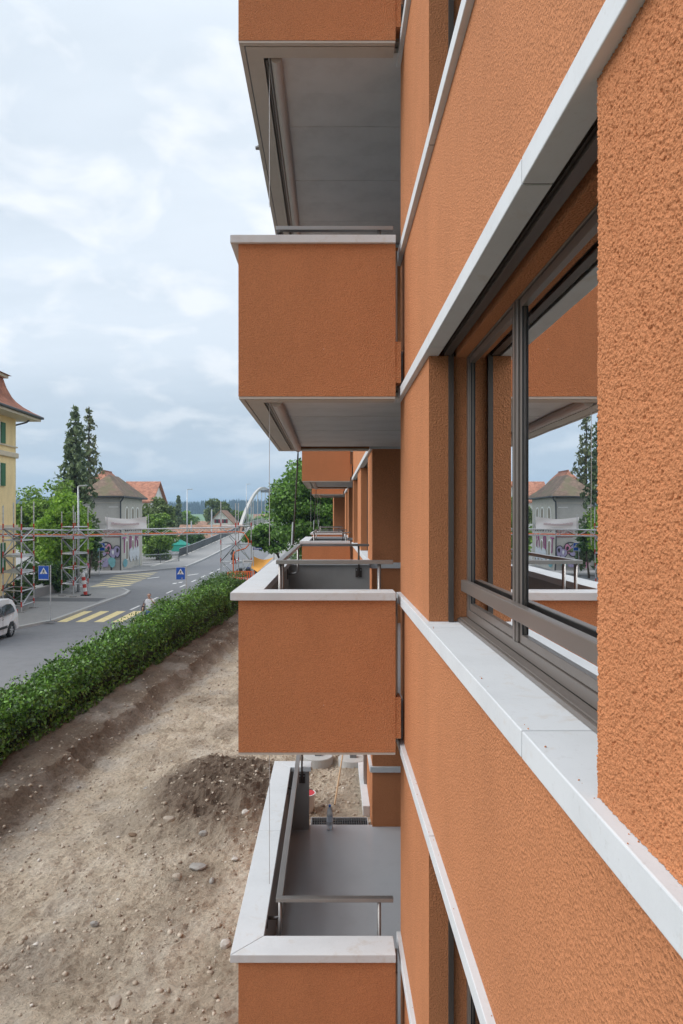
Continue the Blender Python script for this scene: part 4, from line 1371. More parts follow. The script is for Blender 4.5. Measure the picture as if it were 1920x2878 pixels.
for i, (px, Y, top, r, lab) in enumerate((
        (405, 140, 1440, 3.0, 'rounded green tree just right of the pale house gable'), (438, 235, 1432, 5.0, 'far green tree left of the slender conifer'), (478, 260, 1436, 5.5, 'far green tree right behind the slender conifer'),
        (528, 280, 1440, 6.0, 'far broad tree left of the tall ramp lamp'), (655, 300, 1446, 6.0, 'far tree beyond the white house roof'), (705, 330, 1448, 6.5, 'far tree below the bridge arch'),
        (745, 340, 1444, 7.0, 'far tree between the bridge hangers'), (800, 320, 1440, 7.0, 'far tree behind the maple crown'))):
    q = at(px, top, Y)
    tree('town_tree', (q.x, Y, STREET), (q.x, Y, q.z - r * 0.8), (r * 1.15, r, r * 0.85), 3000, 0.12 * r, M[['leaf_mid', 'leaf_olive', 'leaf_shrub'][i % 3]], lab, 80 + i, clumps=26, trunk_r=0.3, group='trees of the far town')
tree('ramp_bush', (-24.0, 118, STREET), (-24.0, 118, -3.6), (2.4, 4, 2.0), 3500, 0.30, M['leaf_shrub'], 'dark bush below the ramp railing beside the red roofs', 57, 'bush', clumps=24, trunk_r=0.1)

# ------------------------------------------------------------------ houses
def hip_roof(mb, x0, x1, y0, y1, prof):
    """prof: (inset, z) pairs from the eave upwards."""
    rows = []
    for i, z in prof:
        rows.append([(x0 + i, y0 + i, z), (x1 - i, y0 + i, z), (x1 - i, y1 - i, z), (x0 + i, y1 - i, z)])
    for a, b in zip(rows, rows[1:]):
        for k in range(4):
            mb.quad(a[k], a[(k + 1) % 4], b[(k + 1) % 4], b[k])
    mb.quad(*reversed(rows[0]))
    mb.quad(*rows[-1])
    return mb


# yellow house: its street side faces the road, far corner in view
YX, YC = -22.1, 48.0
yh = thing('yellow_house', (YX - 5, YC - 8, STREET), 'tall yellow house with green shutters and tiled mansard roof at left edge', 'house')
MB().box(YX - 11, YX, YC - 17, YC, STREET, 6.96).build('wall', M['yellow_wall'], yh)
MB().box(YX - 11.1, YX + 0.16, YC - 17, YC + 0.16, 4.22, 4.58).build('cornice', M['cream'], yh, bevel=0.05)
MB().box(YX - 11.1, YX + 0.10, YC - 17, YC + 0.10, 4.94, 5.03).build('sill_band', M['cream'], yh)
MB().box(YX - 11.1, YX + 0.12, YC - 17, YC + 0.12, -0.70, -0.45).build('string_course', M['cream'], yh)
eave = MB().box(YX - 12, YX + 1.25, YC - 18, YC + 1.25, 6.965, 7.12)
eave.build('eave_soffit', M['cream'], yh)
MB().box(YX - 12.1, YX + 1.42, YC - 18, YC + 1.42, 7.13, 7.30).build('gutter', M['gutter'], yh, bevel=0.05)
hip_roof(MB(), YX - 12.1, YX + 1.36, YC - 18, YC + 1.36, [(0, 7.305), (0.5, 7.55), (1.0, 7.87), (1.35, 8.2), (1.55, 8.5), (1.8, 9.1), (1.97, 9.75)]).build('roof', M['roof_mansard'], yh, smooth=False)
MB().box(YX - 10.2, YX - 0.35, YC - 16, YC - 0.35, 9.76, 9.95).build('upper_eave', M['cream'], yh)
hip_roof(MB(), YX - 10.4, YX - 0.18, YC - 16.2, YC - 0.18, [(0, 9.96), (2.0, 10.7), (4.5, 12.2)]).build('upper_roof', M['roof_mansard'], yh)
for yy in (YC - 3.0, YC - 6.4, YC - 9.8):
    dm = MB().box(YX - 2.4, YX - 0.1, yy - 0.75, yy + 0.75, 7.9, 9.75).build('dormer', M['gutter'], yh)
    MB().box(YX - 0.099, YX - 0.07, yy - 0.45, yy + 0.45, 8.2, 9.4).build('dormer_pane', M['dark_glass'], dm)
MB().tube([(YX + 0.9, YC + 0.5, 7.15), (YX + 0.6, YC + 0.35, 6.8), (YX + 0.05, YC + 0.12, 6.6), (YX - 0.5, YC + 0.12, 6.45), (YX - 0.5, YC + 0.12, STREET)], 0.06, 8).build('downpipe', M['gutter'], yh)
for yy in (YC - 2.95, YC - 6.3, YC - 9.7, YC - 13.1):
    for z0, z1 in ((5.12, 6.42), (2.25, 3.68), (-3.6, -1.7)):
        zz0 = z0
        w = MB().box(YX - 0.02, YX + 0.05, yy - 0.62, yy + 0.62, zz0 - 0.08, z1 + 0.08).build('window_frame', M['white'], yh)
        MB().box(YX + 0.051, YX + 0.06, yy - 0.48, yy + 0.48, zz0 + 0.04, z1 - 0.04).build('pane', M['dark_glass'], w)
        for s in (-1, 1):
            a, b = sorted((yy + s * 0.64, yy + s * 1.26))
            sh = MB()
            sh.box(YX + 0.06, YX + 0.10, a, b, zz0 - 0.05, z1 + 0.05)
            for q in range(12):
                zq = zz0 + (z1 - zz0) * (q + 0.3) / 12
                sh.box(YX + 0.101, YX + 0.115, a + 0.06, b - 0.06, zq, zq + (z1 - zz0) / 24)
            sh.build('shutter', M['shutter_green'], w)

# grey graffitied house
c0 = gnd(338, 1606)
GXc, GYc = c0.x, c0.y
GXl = (230 - VX) * GYc / F
GYe = GXc * F / (399 - VX)
EZ = (VY - 1398) * GYc / F
gh = thing('graffiti_house', ((GXl + GXc) / 2, (GYc + GYe) / 2, STREET), 'small grey house with mossy hipped roof and graffiti on its lower walls', 'house')
MB().box(GXl, GXc, GYc, GYe, STREET, EZ).build('wall', M['grey_wall'], gh)
MB().box(GXc + 0.002, GXc + 0.03, GYc + 0.01, GYe, STREET, EZ - 0.01).build('sunlit_side_face', M['pale_wall'], gh)  # paler sheet: sunlight on this side put into its colour
MB().box(GXl - 0.02, GXc + 0.05, GYc - 0.04, GYe, EZ - 0.62, EZ - 0.50).build('cornice', M['pale_wall'], gh)
MB().box(GXl - 0.02, GXc + 0.05, GYc - 0.03, GYe, -0.62, -0.48).build('string_course', M['grey_wall'], gh)
MB().box(GXl - 0.55, GXc + 0.55, GYc - 0.55, GYe + 0.55, EZ, EZ + 0.16).build('gutter', M['gutter'], gh, bevel=0.04)
ax0 = (303 - VX) * (GYc + 3.2) / F
apex = (VY - 1336) * (GYc + 3.5) / F
rf = MB()
e = [(GXl - 0.55, GYc - 0.55, EZ + 0.165), (GXc + 0.55, GYc - 0.55, EZ + 0.165), (GXc + 0.55, GYe + 0.55, EZ + 0.165), (GXl - 0.55, GYe + 0.55, EZ + 0.165)]
r0, r1 = ((GXl + GXc) / 2, GYc + 2.4, apex), ((GXl + GXc) / 2, GYe - 2.4, apex)
rf.quad(e[0], e[1], r0); rf.quad(e[1], e[2], r1, r0); rf.quad(e[2], e[3], r1); rf.quad(e[3], e[0], r0, r1); rf.quad(*reversed(e))
rf.build('roof', M['roof_brown'], gh)
MB().tube([(GXc + 0.45, GYc - 0.40, EZ), (GXc + 0.3, GYc - 0.3, EZ - 0.25), (GXc + 0.06, GYc - 0.07, EZ - 0.45), (GXc + 0.06, GYc - 0.07, STREET)], 0.085, 8).build('downpipe', M['gutter'], gh)
MB().tube([(GXl - 0.06, GYc - 0.07, EZ), (GXl - 0.06, GYc - 0.07, STREET)], 0.07, 8).build('downpipe', M['gutter'], gh)


def arch_poly(y0, y1, z0, z1, n=8):
    ym, r = (y0 + y1) / 2, (y1 - y0) / 2
    return [(y0, z0), (y1, z0)] + [(ym + r * math.cos(math.pi * k / n), z1 - r + r * math.sin(math.pi * k / n)) for k in range(n + 1)]


for px in (355, 371.5, 385):
    yy = GXc * F / (px - VX)
    for (z0, z1) in ((-0.05, 1.15), (-4.4, -2.4)):
        w = MB().poly3([(GXc + 0.031, a, b) for a, b in arch_poly(yy - 0.55, yy + 0.55, z0 - 0.1, z1 + 0.15)], (0.05, 0, 0)).build('window_frame', M['white_wall'], gh)
        MB().poly3([(GXc + 0.082, a, b) for a, b in arch_poly(yy - 0.38, yy + 0.38, z0, z1)], (0.01, 0, 0)).build('pane', plain('dusty_board', (0.30, 0.26, 0.20), 0.7), w)
gx0, gx1 = (285 - VX) * GYc / F, (311 - VX) * GYc / F
MB().poly3([(a, GYc - 0.003, b) for a, b in arch_poly(gx0 - 0.15, gx1 + 0.15, STREET, -2.45)], (0, -0.06, 0)).build('gate_surround', M['gutter'], gh)
MB().poly3([(a, GYc - 0.064, b) for a, b in arch_poly(gx0, gx1, STREET, -2.62)], (0, -0.02, 0)).build('gate', M['grey_wall'], gh)
MB().box(GXl + 0.2, GXl + 1.2, GYc - 0.03, GYc - 0.002, EZ - 1.05, EZ - 0.97).build('wall_line', M['white'], gh)
MB().box(GXc - 1.2, GXc - 0.2, GYc - 0.03, GYc - 0.002, EZ - 1.05, EZ - 0.97).build('wall_line', M['white'], gh)
# sprayed figures: bubble letters on the front, tall letters on the side
g = np.random.default_rng(5)


def blob(cx, cz, rx, rz, layer, mat, name='graffiti', wob=0.2, ph=0.0):
    pts = []
    for k in range(18):
        a = 2 * math.pi * k / 18
        r = 1 + wob * math.sin(3 * a + ph) * 0.5 + wob * math.sin(2 * a + 1.7 * ph) * 0.5
        pts.append((cx + rx * r * math.cos(a), GYc - 0.004 - 0.005 * layer, cz + rz * r * math.sin(a)))
    MB().poly3(pts, (0, -0.003, 0)).build(name, M[mat], gh)


cols = ['graf_lilac', 'graf_lilac', 'graf_teal', 'graf_lilac', 'graf_pink', 'graf_lilac']
for i in range(7):
    cx = GXl + 0.95 + i * 0.47
    cz = -3.45 + 0.25 * math.sin(i * 2.1)
    blob(cx, cz, 0.40, 0.62, 17 + i, 'graf_black', ph=i)
    blob(cx, cz, 0.32, 0.53, 25 + i, cols[i % 6], ph=i)
    blob(cx + 0.05, cz + 0.1, 0.12, 0.22, 33 + i, 'graf_white' if i % 2 else 'graf_black', ph=i + 1)
for i in range(4):
    blob(GXl + 1.0 + i * 0.75, -4.7 + 0.1 * (i % 2), 0.42, 0.5, 40 + i, ['graf_pink', 'graf_pink', 'graf_lilac', 'graf_teal'][i], ph=i * 2.0)
for i in range(5):
    a = GXc - 1.75 + i * 0.34
    MB().tube([(a, GYc - 0.03, -1.5 - 0.1 * i), (a + 0.25, GYc - 0.03, -1.1), (a + 0.32, GYc - 0.03, -1.9), (a + 0.05, GYc - 0.03, -2.0), (a + 0.35, GYc - 0.03, -1.6)], 0.03, 5).build('graffiti_scrawl', M['graf_red'], gh)


def side_stroke(pts, mat, r=0.055):
    MB().tube([(GXc + 0.10, GYc + a, b) for a, b in pts], r, 5).build('graffiti_scrawl', M[mat], gh)


side_stroke([(0.6, -2.1), (1.7, -2.05)], 'graf_magenta', 0.08)
side_stroke([(1.15, -2.1), (1.15, -3.7)], 'graf_magenta')
side_stroke([(3.2, -1.9), (3.1, -3.3), (3.6, -3.2), (3.7, -2.0), (3.2, -1.9)], 'graf_magenta')
side_stroke([(5.2, -3.3), (5.4, -1.7), (6.2, -3.2), (6.3, -1.7)], 'graf_magenta')
for i in range(9):
    side_stroke([(1.2 + i * 0.75, -1.2 + 0.2 * (i % 3)), (1.6 + i * 0.72, -0.6 - 0.3 * (i % 2)), (1.7 + i * 0.72, -1.4), (1.3 + i * 0.75, -1.0)], 'graf_black', 0.045)
for i in range(3):
    pts = [(GXc + 0.096 + 0.002 * i, GYc + 3.6 + i * 1.3 + 0.7 * math.cos(2 * math.pi * k / 14), -3.9 + 0.75 * math.sin(2 * math.pi * k / 14) + 0.15 * math.sin(k)) for k in range(14)]
    MB().poly3(pts, (0.003, 0, 0)).build('graffiti', M['graf_white'], gh)
pts = [(GXc + 0.095, GYc + 1.5 + 0.8 * math.cos(2 * math.pi * k / 14), -4.8 + 0.45 * math.sin(2 * math.pi * k / 14)) for k in range(14)]
MB().poly3(pts, (0.003, 0, 0)).build('graffiti', M['graf_teal'], gh)


def simple_house(name, label, x0, x1, y0, y1, z_eave, z_ridge, wall, roof, axis='y', over=0.5, base=STREET):
    h = thing(name, ((x0 + x1) / 2, (y0 + y1) / 2, base), label, 'house')
    MB().box(x0, x1, y0, y1, base, z_eave).build('wall', M[wall], h)
    r = MB()
    if axis == 'y':
        xm = (x0 + x1) / 2
        s = (z_ridge - z_eave) / ((x1 - x0) / 2)
        a = [(x0 - over, z_eave - over * s + 0.05), (xm, z_ridge + 0.05), (x1 + over, z_eave - over * s + 0.05)]
        for (p, q) in ((a[0], a[1]), (a[1], a[2])):
            r.poly3([(p[0], y0 - over, p[1]), (q[0], y0 - over, q[1]), (q[0], y1 + over, q[1]), (p[0], y1 + over, p[1])], (0, 0, 0.22))
        MB().poly3([(x0, y0 - 0.001, z_eave), (x1, y0 - 0.001, z_eave), (xm, y0 - 0.001, z_ridge)], (0, y1 - y0, 0)).build('gable', M[wall], h)
    else:
        ym = (y0 + y1) / 2
        s = (z_ridge - z_eave) / ((y1 - y0) / 2)
        a = [(y0 - over, z_eave - over * s + 0.05), (ym, z_ridge + 0.05), (y1 + over, z_eave - over * s + 0.05)]
        for (p, q) in ((a[0], a[1]), (a[1], a[2])):
            r.poly3([(x0 - over, p[0], p[1]), (x1 + over, p[0], p[1]), (x1 + over, q[0], q[1]), (x0 - over, q[0], q[1])], (0, 0, 0.22))
        MB().poly3([(x0 + 0.001, y0, z_eave), (x0 + 0.001, y1, z_eave), (x0 + 0.001, ym, z_ridge)], (x1 - x0 - 0.002, 0, 0)).build('gable', M[wall], h)
    r.build('roof', M[roof], h)
    return h


# red roofed houses behind the grey one
p0, p1 = at(262, 1400, 108), at(318, 1400, 108)
hr = thing('red_roof_house', (p0.x, 108, STREET), 'house with bright red hipped roof peeking over the mossy roof', 'house')
MB().box(p0.x - 2, p1.x, 108, 118, STREET, at(262, 1386, 108).z).build('wall', M['pale_wall'], hr)
zr = at(285, 1322, 112).z
hip_roof(MB(), p0.x - 2.6, p1.x + 0.6, 107.4, 118.6, [(0, at(262, 1386, 108).z), (3.3, zr)]).build('roof', M['roof_red'], hr)
p0, p1 = at(340, 1400, 112), at(424, 1400, 112)
ez, rz_ = at(400, 1408, 112).z, at(352, 1357, 116).z
hb = simple_house('red_roof_house', 'pale house with long red gabled roof right of the grey house', p0.x, p1.x, 112, 121, ez, rz_, 'white_wall', 'roof_red', 'x', 0.5)
for i in range(3):
    w = MB().box(p1.x + 0.004, p1.x + 0.06, 113.4 + i * 2.4, 114.4 + i * 2.4, ez - 2.2, ez - 0.8).build('window_frame', M['white'], hb)
    MB().box(p1.x + 0.061, p1.x + 0.07, 113.55 + i * 2.4, 114.25 + i * 2.4, ez - 2.05, ez - 0.95).build('pane', M['dark_glass'], w)

# white gabled house with wine red shutters
Yw = 185
p0, p1, pa = at(574, 1484, Yw), at(668, 1484, Yw), at(621, 1436, Yw)
wh = simple_house('gabled_house', 'white gabled house with brown roof and wine red shutters', p0.x, p1.x, Yw, Yw + 11, p0.z, pa.z, 'white_wall', 'roof_house', 'y', 0.7)
for px in (611, 632):
    q = at(px, 1465, Yw)
    w = MB().box(q.x - 0.45, q.x + 0.45, Yw - 0.05, Yw - 0.004, q.z - 0.5, q.z + 0.55).build('window_frame', M['dark_glass'], wh)
    for s in (-1, 1):
        MB().box(q.x + s * 0.55 - 0.22, q.x + s * 0.55 + 0.22, Yw - 0.12, Yw - 0.055, q.z - 0.5, q.z + 0.55).build('shutter', M['shutter_red'], w)
# long low red roofs in front of it
p0, p1 = at(500, 1490, 150), at(668, 1490, 150)
simple_house('low_house', 'long low building with red tiled roof behind the ramp railing', p0.x, p1.x, 150, 160, at(0, 1511, 150).z, at(0, 1478, 155).z, 'pale_wall', 'roof_house', 'x', 0.6)
p0, p1 = at(440, 1490, 165), at(505, 1490, 165)
simple_house('low_house', 'low pale building with flat railing left of the long red roof', p0.x, p1.x, 165, 172, at(0, 1496, 165).z, at(0, 1486, 168).z, 'white_wall', 'roof_house', 'x', 0.3)
for i, (px, pyr, Y, lab) in enumerate(((735, 1446, 420, 'far pale house seen between the bridge hangers'), (665, 1450, 380, 'far house with grey roof left of the bridge arch'), (560, 1466, 330, 'far house with brown roof behind the conifer'))):
    q = at(px, pyr, Y)
    simple_house('distant_house', lab, q.x - 5, q.x + 5, Y, Y + 9, q.z - 3, q.z, 'white_wall', 'roof_house', 'x', 0.5)

# ------------------------------------------------------------------ bridge with arches
br = thing('arch_bridge', (-13, 221, 0), 'pale steel arch bridge with hangers at the end of the rising road', 'bridge')
for X in (-20.9, -5.2):
    rows = []
    for k in range(41):
        t = k / 40
        y = 158 + 126 * t
        z = -2.6 + 12.2 * (1 - (2 * t - 1) ** 2) ** 0.92
        w = 0.34 - 0.08 * math.sin(math.pi * t)
        dt = 0.01
        h = 0.52 - 0.12 * math.sin(math.pi * t)
        tz = 12.0 * (-4 * (2 * t - 1)) / 126
        nrm = Vector((0, -tz, 1)).normalized()
        c = Vector((X, y, z))
        rows.append([c + Vector((-w, 0, 0)) + nrm * h, c + Vector((w, 0, 0)) + nrm * h, c + Vector((w, 0, 0)) - nrm * h, c + Vector((-w, 0, 0)) - nrm * h, c + Vector((-w, 0, 0)) + nrm * h])
    MB().grid(rows).build('arch', M['bridge'], br, smooth=False)
    for k in range(9):
        y = 174 + k * 11.5
        t = (y - 158) / 126
        z = -2.6 + 12.2 * (1 - (2 * t - 1) ** 2) ** 0.92
        MB().tube([(X, y, ramp_z(y)), (X, y, z)], 0.10, 6).build('hanger', M['bridge'], br)
for y in (200, 221, 242):
    t = (y - 158) / 126
    z = -2.6 + 12.2 * (1 - (2 * t - 1) ** 2) ** 0.92
    MB().box(-20.3, -5.8, y - 0.4, y + 0.4, z - 0.75, z - 0.05).build('cross_beam', M['steel_dark'], br)
# railings
def railing(name, label, pts, h, pitch, mat, post=2.0, rail_w=0.06, panel=False, cat='railing'):
    root = thing(name, pts[0], label, cat)
    top = MB(); bot = MB()
    for a, b in zip(pts, pts[1:]):
        a, b = Vector(a), Vector(b)
        up = Vector((0, 0, h))
        top.bar(a + up, b + up, rail_w, rail_w)
        bot.bar(a + Vector((0, 0, 0.12)), b + Vector((0, 0, 0.12)), rail_w * 0.7, rail_w * 0.7)
        L = (b - a).length
        nb = max(1, int(L / pitch))
        bars = MB()
        for i in range(nb):
            p = a.lerp(b, (i + 0.5) / nb)
            bars.box(p.x - 0.012, p.x + 0.012, p.y - 0.012, p.y + 0.012, p.z + 0.12, p.z + h)
        o_ = bars.build('infill_bars', M[mat], root)
        o_['kind'] = 'stuff'
        npst = max(1, int(L / post))
        for i in range(npst + 1):
            p = a.lerp(b, i / npst)
            MB().box(p.x - 0.035, p.x + 0.035, p.y - 0.035, p.y + 0.035, p.z - 0.15, p.z + h).build('post', M[mat], root)
    top.build('top_rail', M['steel'], root)
    bot.build('bottom_rail', M[mat], root)
    return root


rp = [(-20.3, y, ramp_z(y) + 0.12) for y in (92, 96, 100, 110, 120, 132, 145, 160)]
railing('ramp_railing', 'grey mesh railing climbing along the left of the ramp', rp, 1.15, 0.11, 'mesh_grey', 3.0)
rp = [(-20.7, y, ramp_z(y) + 0.3) for y in (160, 186, 215, 250)]
railing('bridge_railing', 'pale railing along the left side of the arch bridge', rp, 1.1, 0.5, 'bridge', 6.0)
rp = [(-5.7, y, ramp_z(y) + 0.3) for y in (100, 127, 160, 186, 215, 250)]
railing('bridge_railing', 'pale railing along the right side of the arch bridge by the maple', rp, 1.1, 0.4, 'bridge', 6.0)
a, b = gnd(396, 1588, STREET + 0.1), gnd(503, 1580, STREET + 0.1)
railing('yard_railing', 'low grey bar railing between the grey house and the ramp', [tuple(a), tuple(b)], 1.15, 0.13, 'mesh_grey', 2.4)
a, b = gnd(262, 1606, STREET + 0.12), gnd(392, 1592, STREET + 0.12)
railing('yard_railing', 'thin grey railing standing in front of the graffiti', [tuple(a), tuple(b)], 1.1, 0.9, 'steel', 2.4, 0.045)
for i, y in enumerate((175, 190, 205)):
    MB().box(-5.55, -5.48, y, y + 13, ramp_z(y) - 0.9, ramp_z(y) + 0.2).build('bridge_panel', M[['white', 'graf_teal', 'white'][i]], br)

# ------------------------------------------------------------------ hills
def ridge(name, Y, x0, x1, hfun, mat, depth, base=STREET - 0.5, n=160):
    xs = np.linspace(x0, x1, n)
    rows = [[(x, Y, base) for x in xs]]
    for t in (0.25, 0.5, 0.75, 1.0):
        rows.append([(x, Y + depth * t, base + (hfun(x) - base) * (t ** 0.8) * (1 + 0.0)) for x in xs])
    rows.append([(x, Y + depth * 1.6, base) for x in xs])
    return structure(MB().grid(rows).build(name, M[mat], smooth=True))


fx = lambda x, s, k: float(fbm(np.array(x * k), np.array(0.3), s, 4))
ridge('wooded_hill', 1150, -1100, 300, lambda x: 18 + 14 * fx(x, 61, 0.006) + (6 if x < -330 else 0), 'forest', 160, n=420)
ridge('meadow_hill', 900, -700, 200, lambda x: 5.5 + 3 * fx(x, 63, 0.004), 'field', 240)
ridge('far_hill', 2400, -2200, 600, lambda x: 56 + 34 * fx(x, 62, 0.0022), 'forest', 500, n=420)
# conifers along the crest of the wooded hill: one mass of wood
g = np.random.default_rng(77)
Q = []
nT = 2600
xs = g.uniform(-760, 40, nT); ys = 1310 - g.random(nT) ** 1.5 * 130
for x, y in zip(xs, ys):
    t = (y - 1150) / 160
    h0 = STREET - 0.5 + ((18 + 14 * fx(x, 61, 0.006) + (6 if x < -330 else 0)) - STREET) * (min(max(t, 0.01), 1) ** 0.8)
    hh, w = g.uniform(7, 13), g.uniform(2.2, 3.4)
    for a in (0, 1.05, 2.1):
        c, s = math.cos(a) * w, math.sin(a) * w
        Q.append([(x - c, y - s, h0), (x + c, y + s, h0), (x + c * 0.12, y + s * 0.12, h0 + hh), (x - c * 0.12, y - s * 0.12, h0 + hh)])
tag(quads_mesh(Q, M['forest'], 'distant_wood'), 'dark distant conifer wood covering the hill beyond the bridge', 'wood', kind='stuff')

# ------------------------------------------------------------------ scaffold towers carrying the cable bridge
def scaffold(label, legs, top, levels, ztop_deck, seed, decks=()):
    """legs: four (x, y) going round; levels: heights of the ledgers."""
    g = random.Random(seed)
    cx = sum(p[0] for p in legs) / 4; cy = sum(p[1] for p in legs) / 4
    root = thing('scaffold_tower', (cx, cy, STREET), label, 'scaffold', 'scaffold towers carrying the cable bridge')
    base = STREET + 0.12
    for (x, y) in legs:
        lt = top + g.uniform(-0.35, 0.1)
        s = MB().tube([(x, y, base + 0.05), (x, y, lt)], 0.040, 8).build('standard', M['steel'], root)
        for z in levels:
            MB().tube([(x, y, z - 0.08), (x, y, z + 0.28)], 0.045, 8).build('red_sleeve', M['red'], s)
            MB().tube([(x, y, z - 0.62), (x, y, z - 0.58)], 0.06, 8).build('rosette', M['steel'], s)
        MB().box(x - 0.22, x + 0.22, y - 0.15, y + 0.15, base, base + 0.05).build('base_plank', M['pavement'], root)
    for z in levels:
        for i in range(4):
            a, b = legs[i], legs[(i + 1) % 4]
            MB().tube([(a[0], a[1], z), (b[0], b[1], z)], 0.040, 6).build('ledger', M['steel'], root)
    for k, (za, zb) in enumerate(zip(levels, levels[1:])):
        for i in range(4):
            a, b = legs[i], legs[(i + 1) % 4]
            if (i + k) % 2:
                a, b = b, a
            MB().tube([(a[0], a[1], za), (b[0], b[1], zb)], 0.036, 6).build('brace', M['steel_dark'] if i % 2 else M['steel'], root)
    for z in decks:
        a, b, c, d = [Vector((p[0], p[1], z + 0.04)) for p in legs]
        for q in range(3):
            t0, t1 = q / 3 + 0.01, (q + 1) / 3 - 0.01
            MB().poly3([a.lerp(d, t0), b.lerp(c, t0), b.lerp(c, t1), a.lerp(d, t1)], (0, 0, 0.05)).build('deck_plank', M['steel'], root)
    return root


t1 = [(-18.0, 39.8), (-18.15, 41.8), (-19.75, 42.6), (-19.45, 40.6)]
scaffold('leftmost scaffold tower, standing behind the white van by the yellow house', t1, 1.0, [-5.1, -4.25, -3.2, -2.25, -1.3, -0.6], 0, 1, (-3.2, -2.25))
t2 = [(-18.55, 47.6), (-17.75, 49.3), (-18.9, 50.2), (-19.15, 48.2)]
t2 = [(-17.9, 47.6), (-17.45, 49.2), (-18.75, 50.2), (-18.95, 48.2)]
scaffold('middle scaffold tower on the pavement corner in front of the bright tree', t2, 0.8, [-4.6, -3.5, -2.5, -1.4, -0.6], 0, 2, (-2.5, -1.4))
t3 = [(-7.55, 54.4), (-6.35, 55.8), (-7.7, 57.0), (-8.85, 55.6)]
t3 = [(-7.5, 54.2), (-6.4, 55.4), (-7.6, 56.6), (-8.9, 55.6)]
scaffold('rightmost scaffold tower behind the hedge, wound with an orange hose', t3, 1.45, [-4.9, -3.5, -2.05, -0.62], 0, 3, ())


def truss(label, a, b, h, n):
    a, b = Vector(a), Vector(b)
    root = thing('cable_truss', a, label, 'truss', 'trusses of the cable bridge')
    up = Vector((0, 0, h))
    d = (b - a).normalized()
    s = d.cross(Vector((0, 0, 1))).normalized() * 0.32
    for sg in (-1, 1):
        MB().tube([a + up + s * sg, b + up + s * sg], 0.045, 6).build('top_chord', M['steel'], root)
        MB().tube([a + s * sg, b + s * sg], 0.045, 6).build('bottom_chord', M['steel'], root)
        for i in range(n):
            p, q = a.lerp(b, i / n) + s * sg, a.lerp(b, (i + 1) / n) + s * sg
            if i % 2:
                MB().tube([p, q + up], 0.022, 5).build('diagonal', M['steel'], root)
            else:
                MB().tube([p + up, q], 0.022, 5).build('diagonal', M['steel'], root)
    for i in range(0, n + 1, 2):
        p = a.lerp(b, i / n)
        MB().tube([p + s, p - s], 0.022, 5).build('cross_tie', M['steel'], root)
    return root


T1, T2, T3 = Vector((-18.8, 41.2, -1.12)), Vector((-18.2, 48.8, -1.28)), Vector((-7.6, 55.4, -1.18))
truss('cable truss running along the pavement between the left and middle towers', T1 + Vector((-3.0, -0.6, 0.1)), T2, 0.42, 10)
truss('long cable truss spanning the street from middle to right tower', T2, T3, 0.44, 18)
hose = thing('supply_hose', tuple(T1), 'orange supply hose laid along the trusses and down the right tower', 'hose')
pts = [T1 + Vector((-2.6, -0.5, 0.17)), T2 + Vector((0, 0, 0.09)), T2.lerp(T3, 0.3) + Vector((0, 0, 0.08)), T2.lerp(T3, 0.7) + Vector((0, 0, 0.09)), T3 + Vector((0, 0, 0.09)), T3 + Vector((0.55, 0.2, 0.02)), T3 + Vector((0.95, 0.1, -0.55)), T3 + Vector((1.0, 0.0, -0.95)), T3 + Vector((0.75, -0.2, -1.25)), T3 + Vector((0.2, -0.5, -1.4)), T3 + Vector((-0.05, -0.9, -1.5)), T3 + Vector((-0.1, -1.1, -1.75)), T3 + Vector((-0.1, -1.1, -4.2))]
MB().tube(pts, 0.05, 8).build('hose_line', M['orange_paint'], hose, smooth=True)
MB().tube([p + Vector((0.1, 0.16, 0.0)) for p in pts[:5]], 0.03, 8).build('hose_line', M['orange_paint'], hose, smooth=True)
# banner above the truss
bp = [T2.lerp(T3, t) for t in (0.165, 0.385)]
b0, b1 = at(305, 1488, bp[0].y), at(420, 1488, bp[1].y)
b0 = T2.lerp(T3, 0.185); b1 = T2.lerp(T3, 0.428)
bn = thing('banner', (b0 + Vector((0, 0, 0.5))), 'faded white cloth banner hung above the street truss before the grey house', 'banner')
rows = []
for i in range(17):
    u = i / 16
    c = b0.lerp(b1, u)
    sag = 0.17 * math.sin(math.pi * u)
    row = []
    for j in range(7):
        v = j / 6
        z = 0.47 + v * (0.92 - sag) + 0.0
        row.append((c.x - 0.1 + 0.03 * math.sin(u * 9 + v * 4), c.y - 0.36 + 0.05 * math.sin(v * 5 + u * 6), c.z + z))
    rows.append(row)
cl = MB().grid(rows).build('cloth', M['bank_cloth'], bn, smooth=True)
for i in range(9):
    u = 0.15 + i * 0.075
    c = b0.lerp(b1, u)
    sag = 0.17 * math.sin(math.pi * u)
    MB().poly3([(c.x - 0.13, c.y - 0.45, c.z + 0.85 - 0.1 * math.sin(math.pi * u)), (c.x + 0.09, c.y - 0.43, c.z + 0.85 - 0.1 * math.sin(math.pi * u)), (c.x + 0.09, c.y - 0.43, c.z + 1.05 - 0.1 * math.sin(math.pi * u) - sag * 0.5), (c.x - 0.13, c.y - 0.45, c.z + 1.05 - 0.1 * math.sin(math.pi * u) - sag * 0.5)], (0.002, -0.006, 0)).build('faded_print', M['banner_print'], cl)
for c in (b0, b1):
    MB().tube([(c.x, c.y - 0.32, c.z - 0.1), (c.x, c.y - 0.32, c.z + 1.58)], 0.03, 6).build('banner_pole', M['steel'], bn)

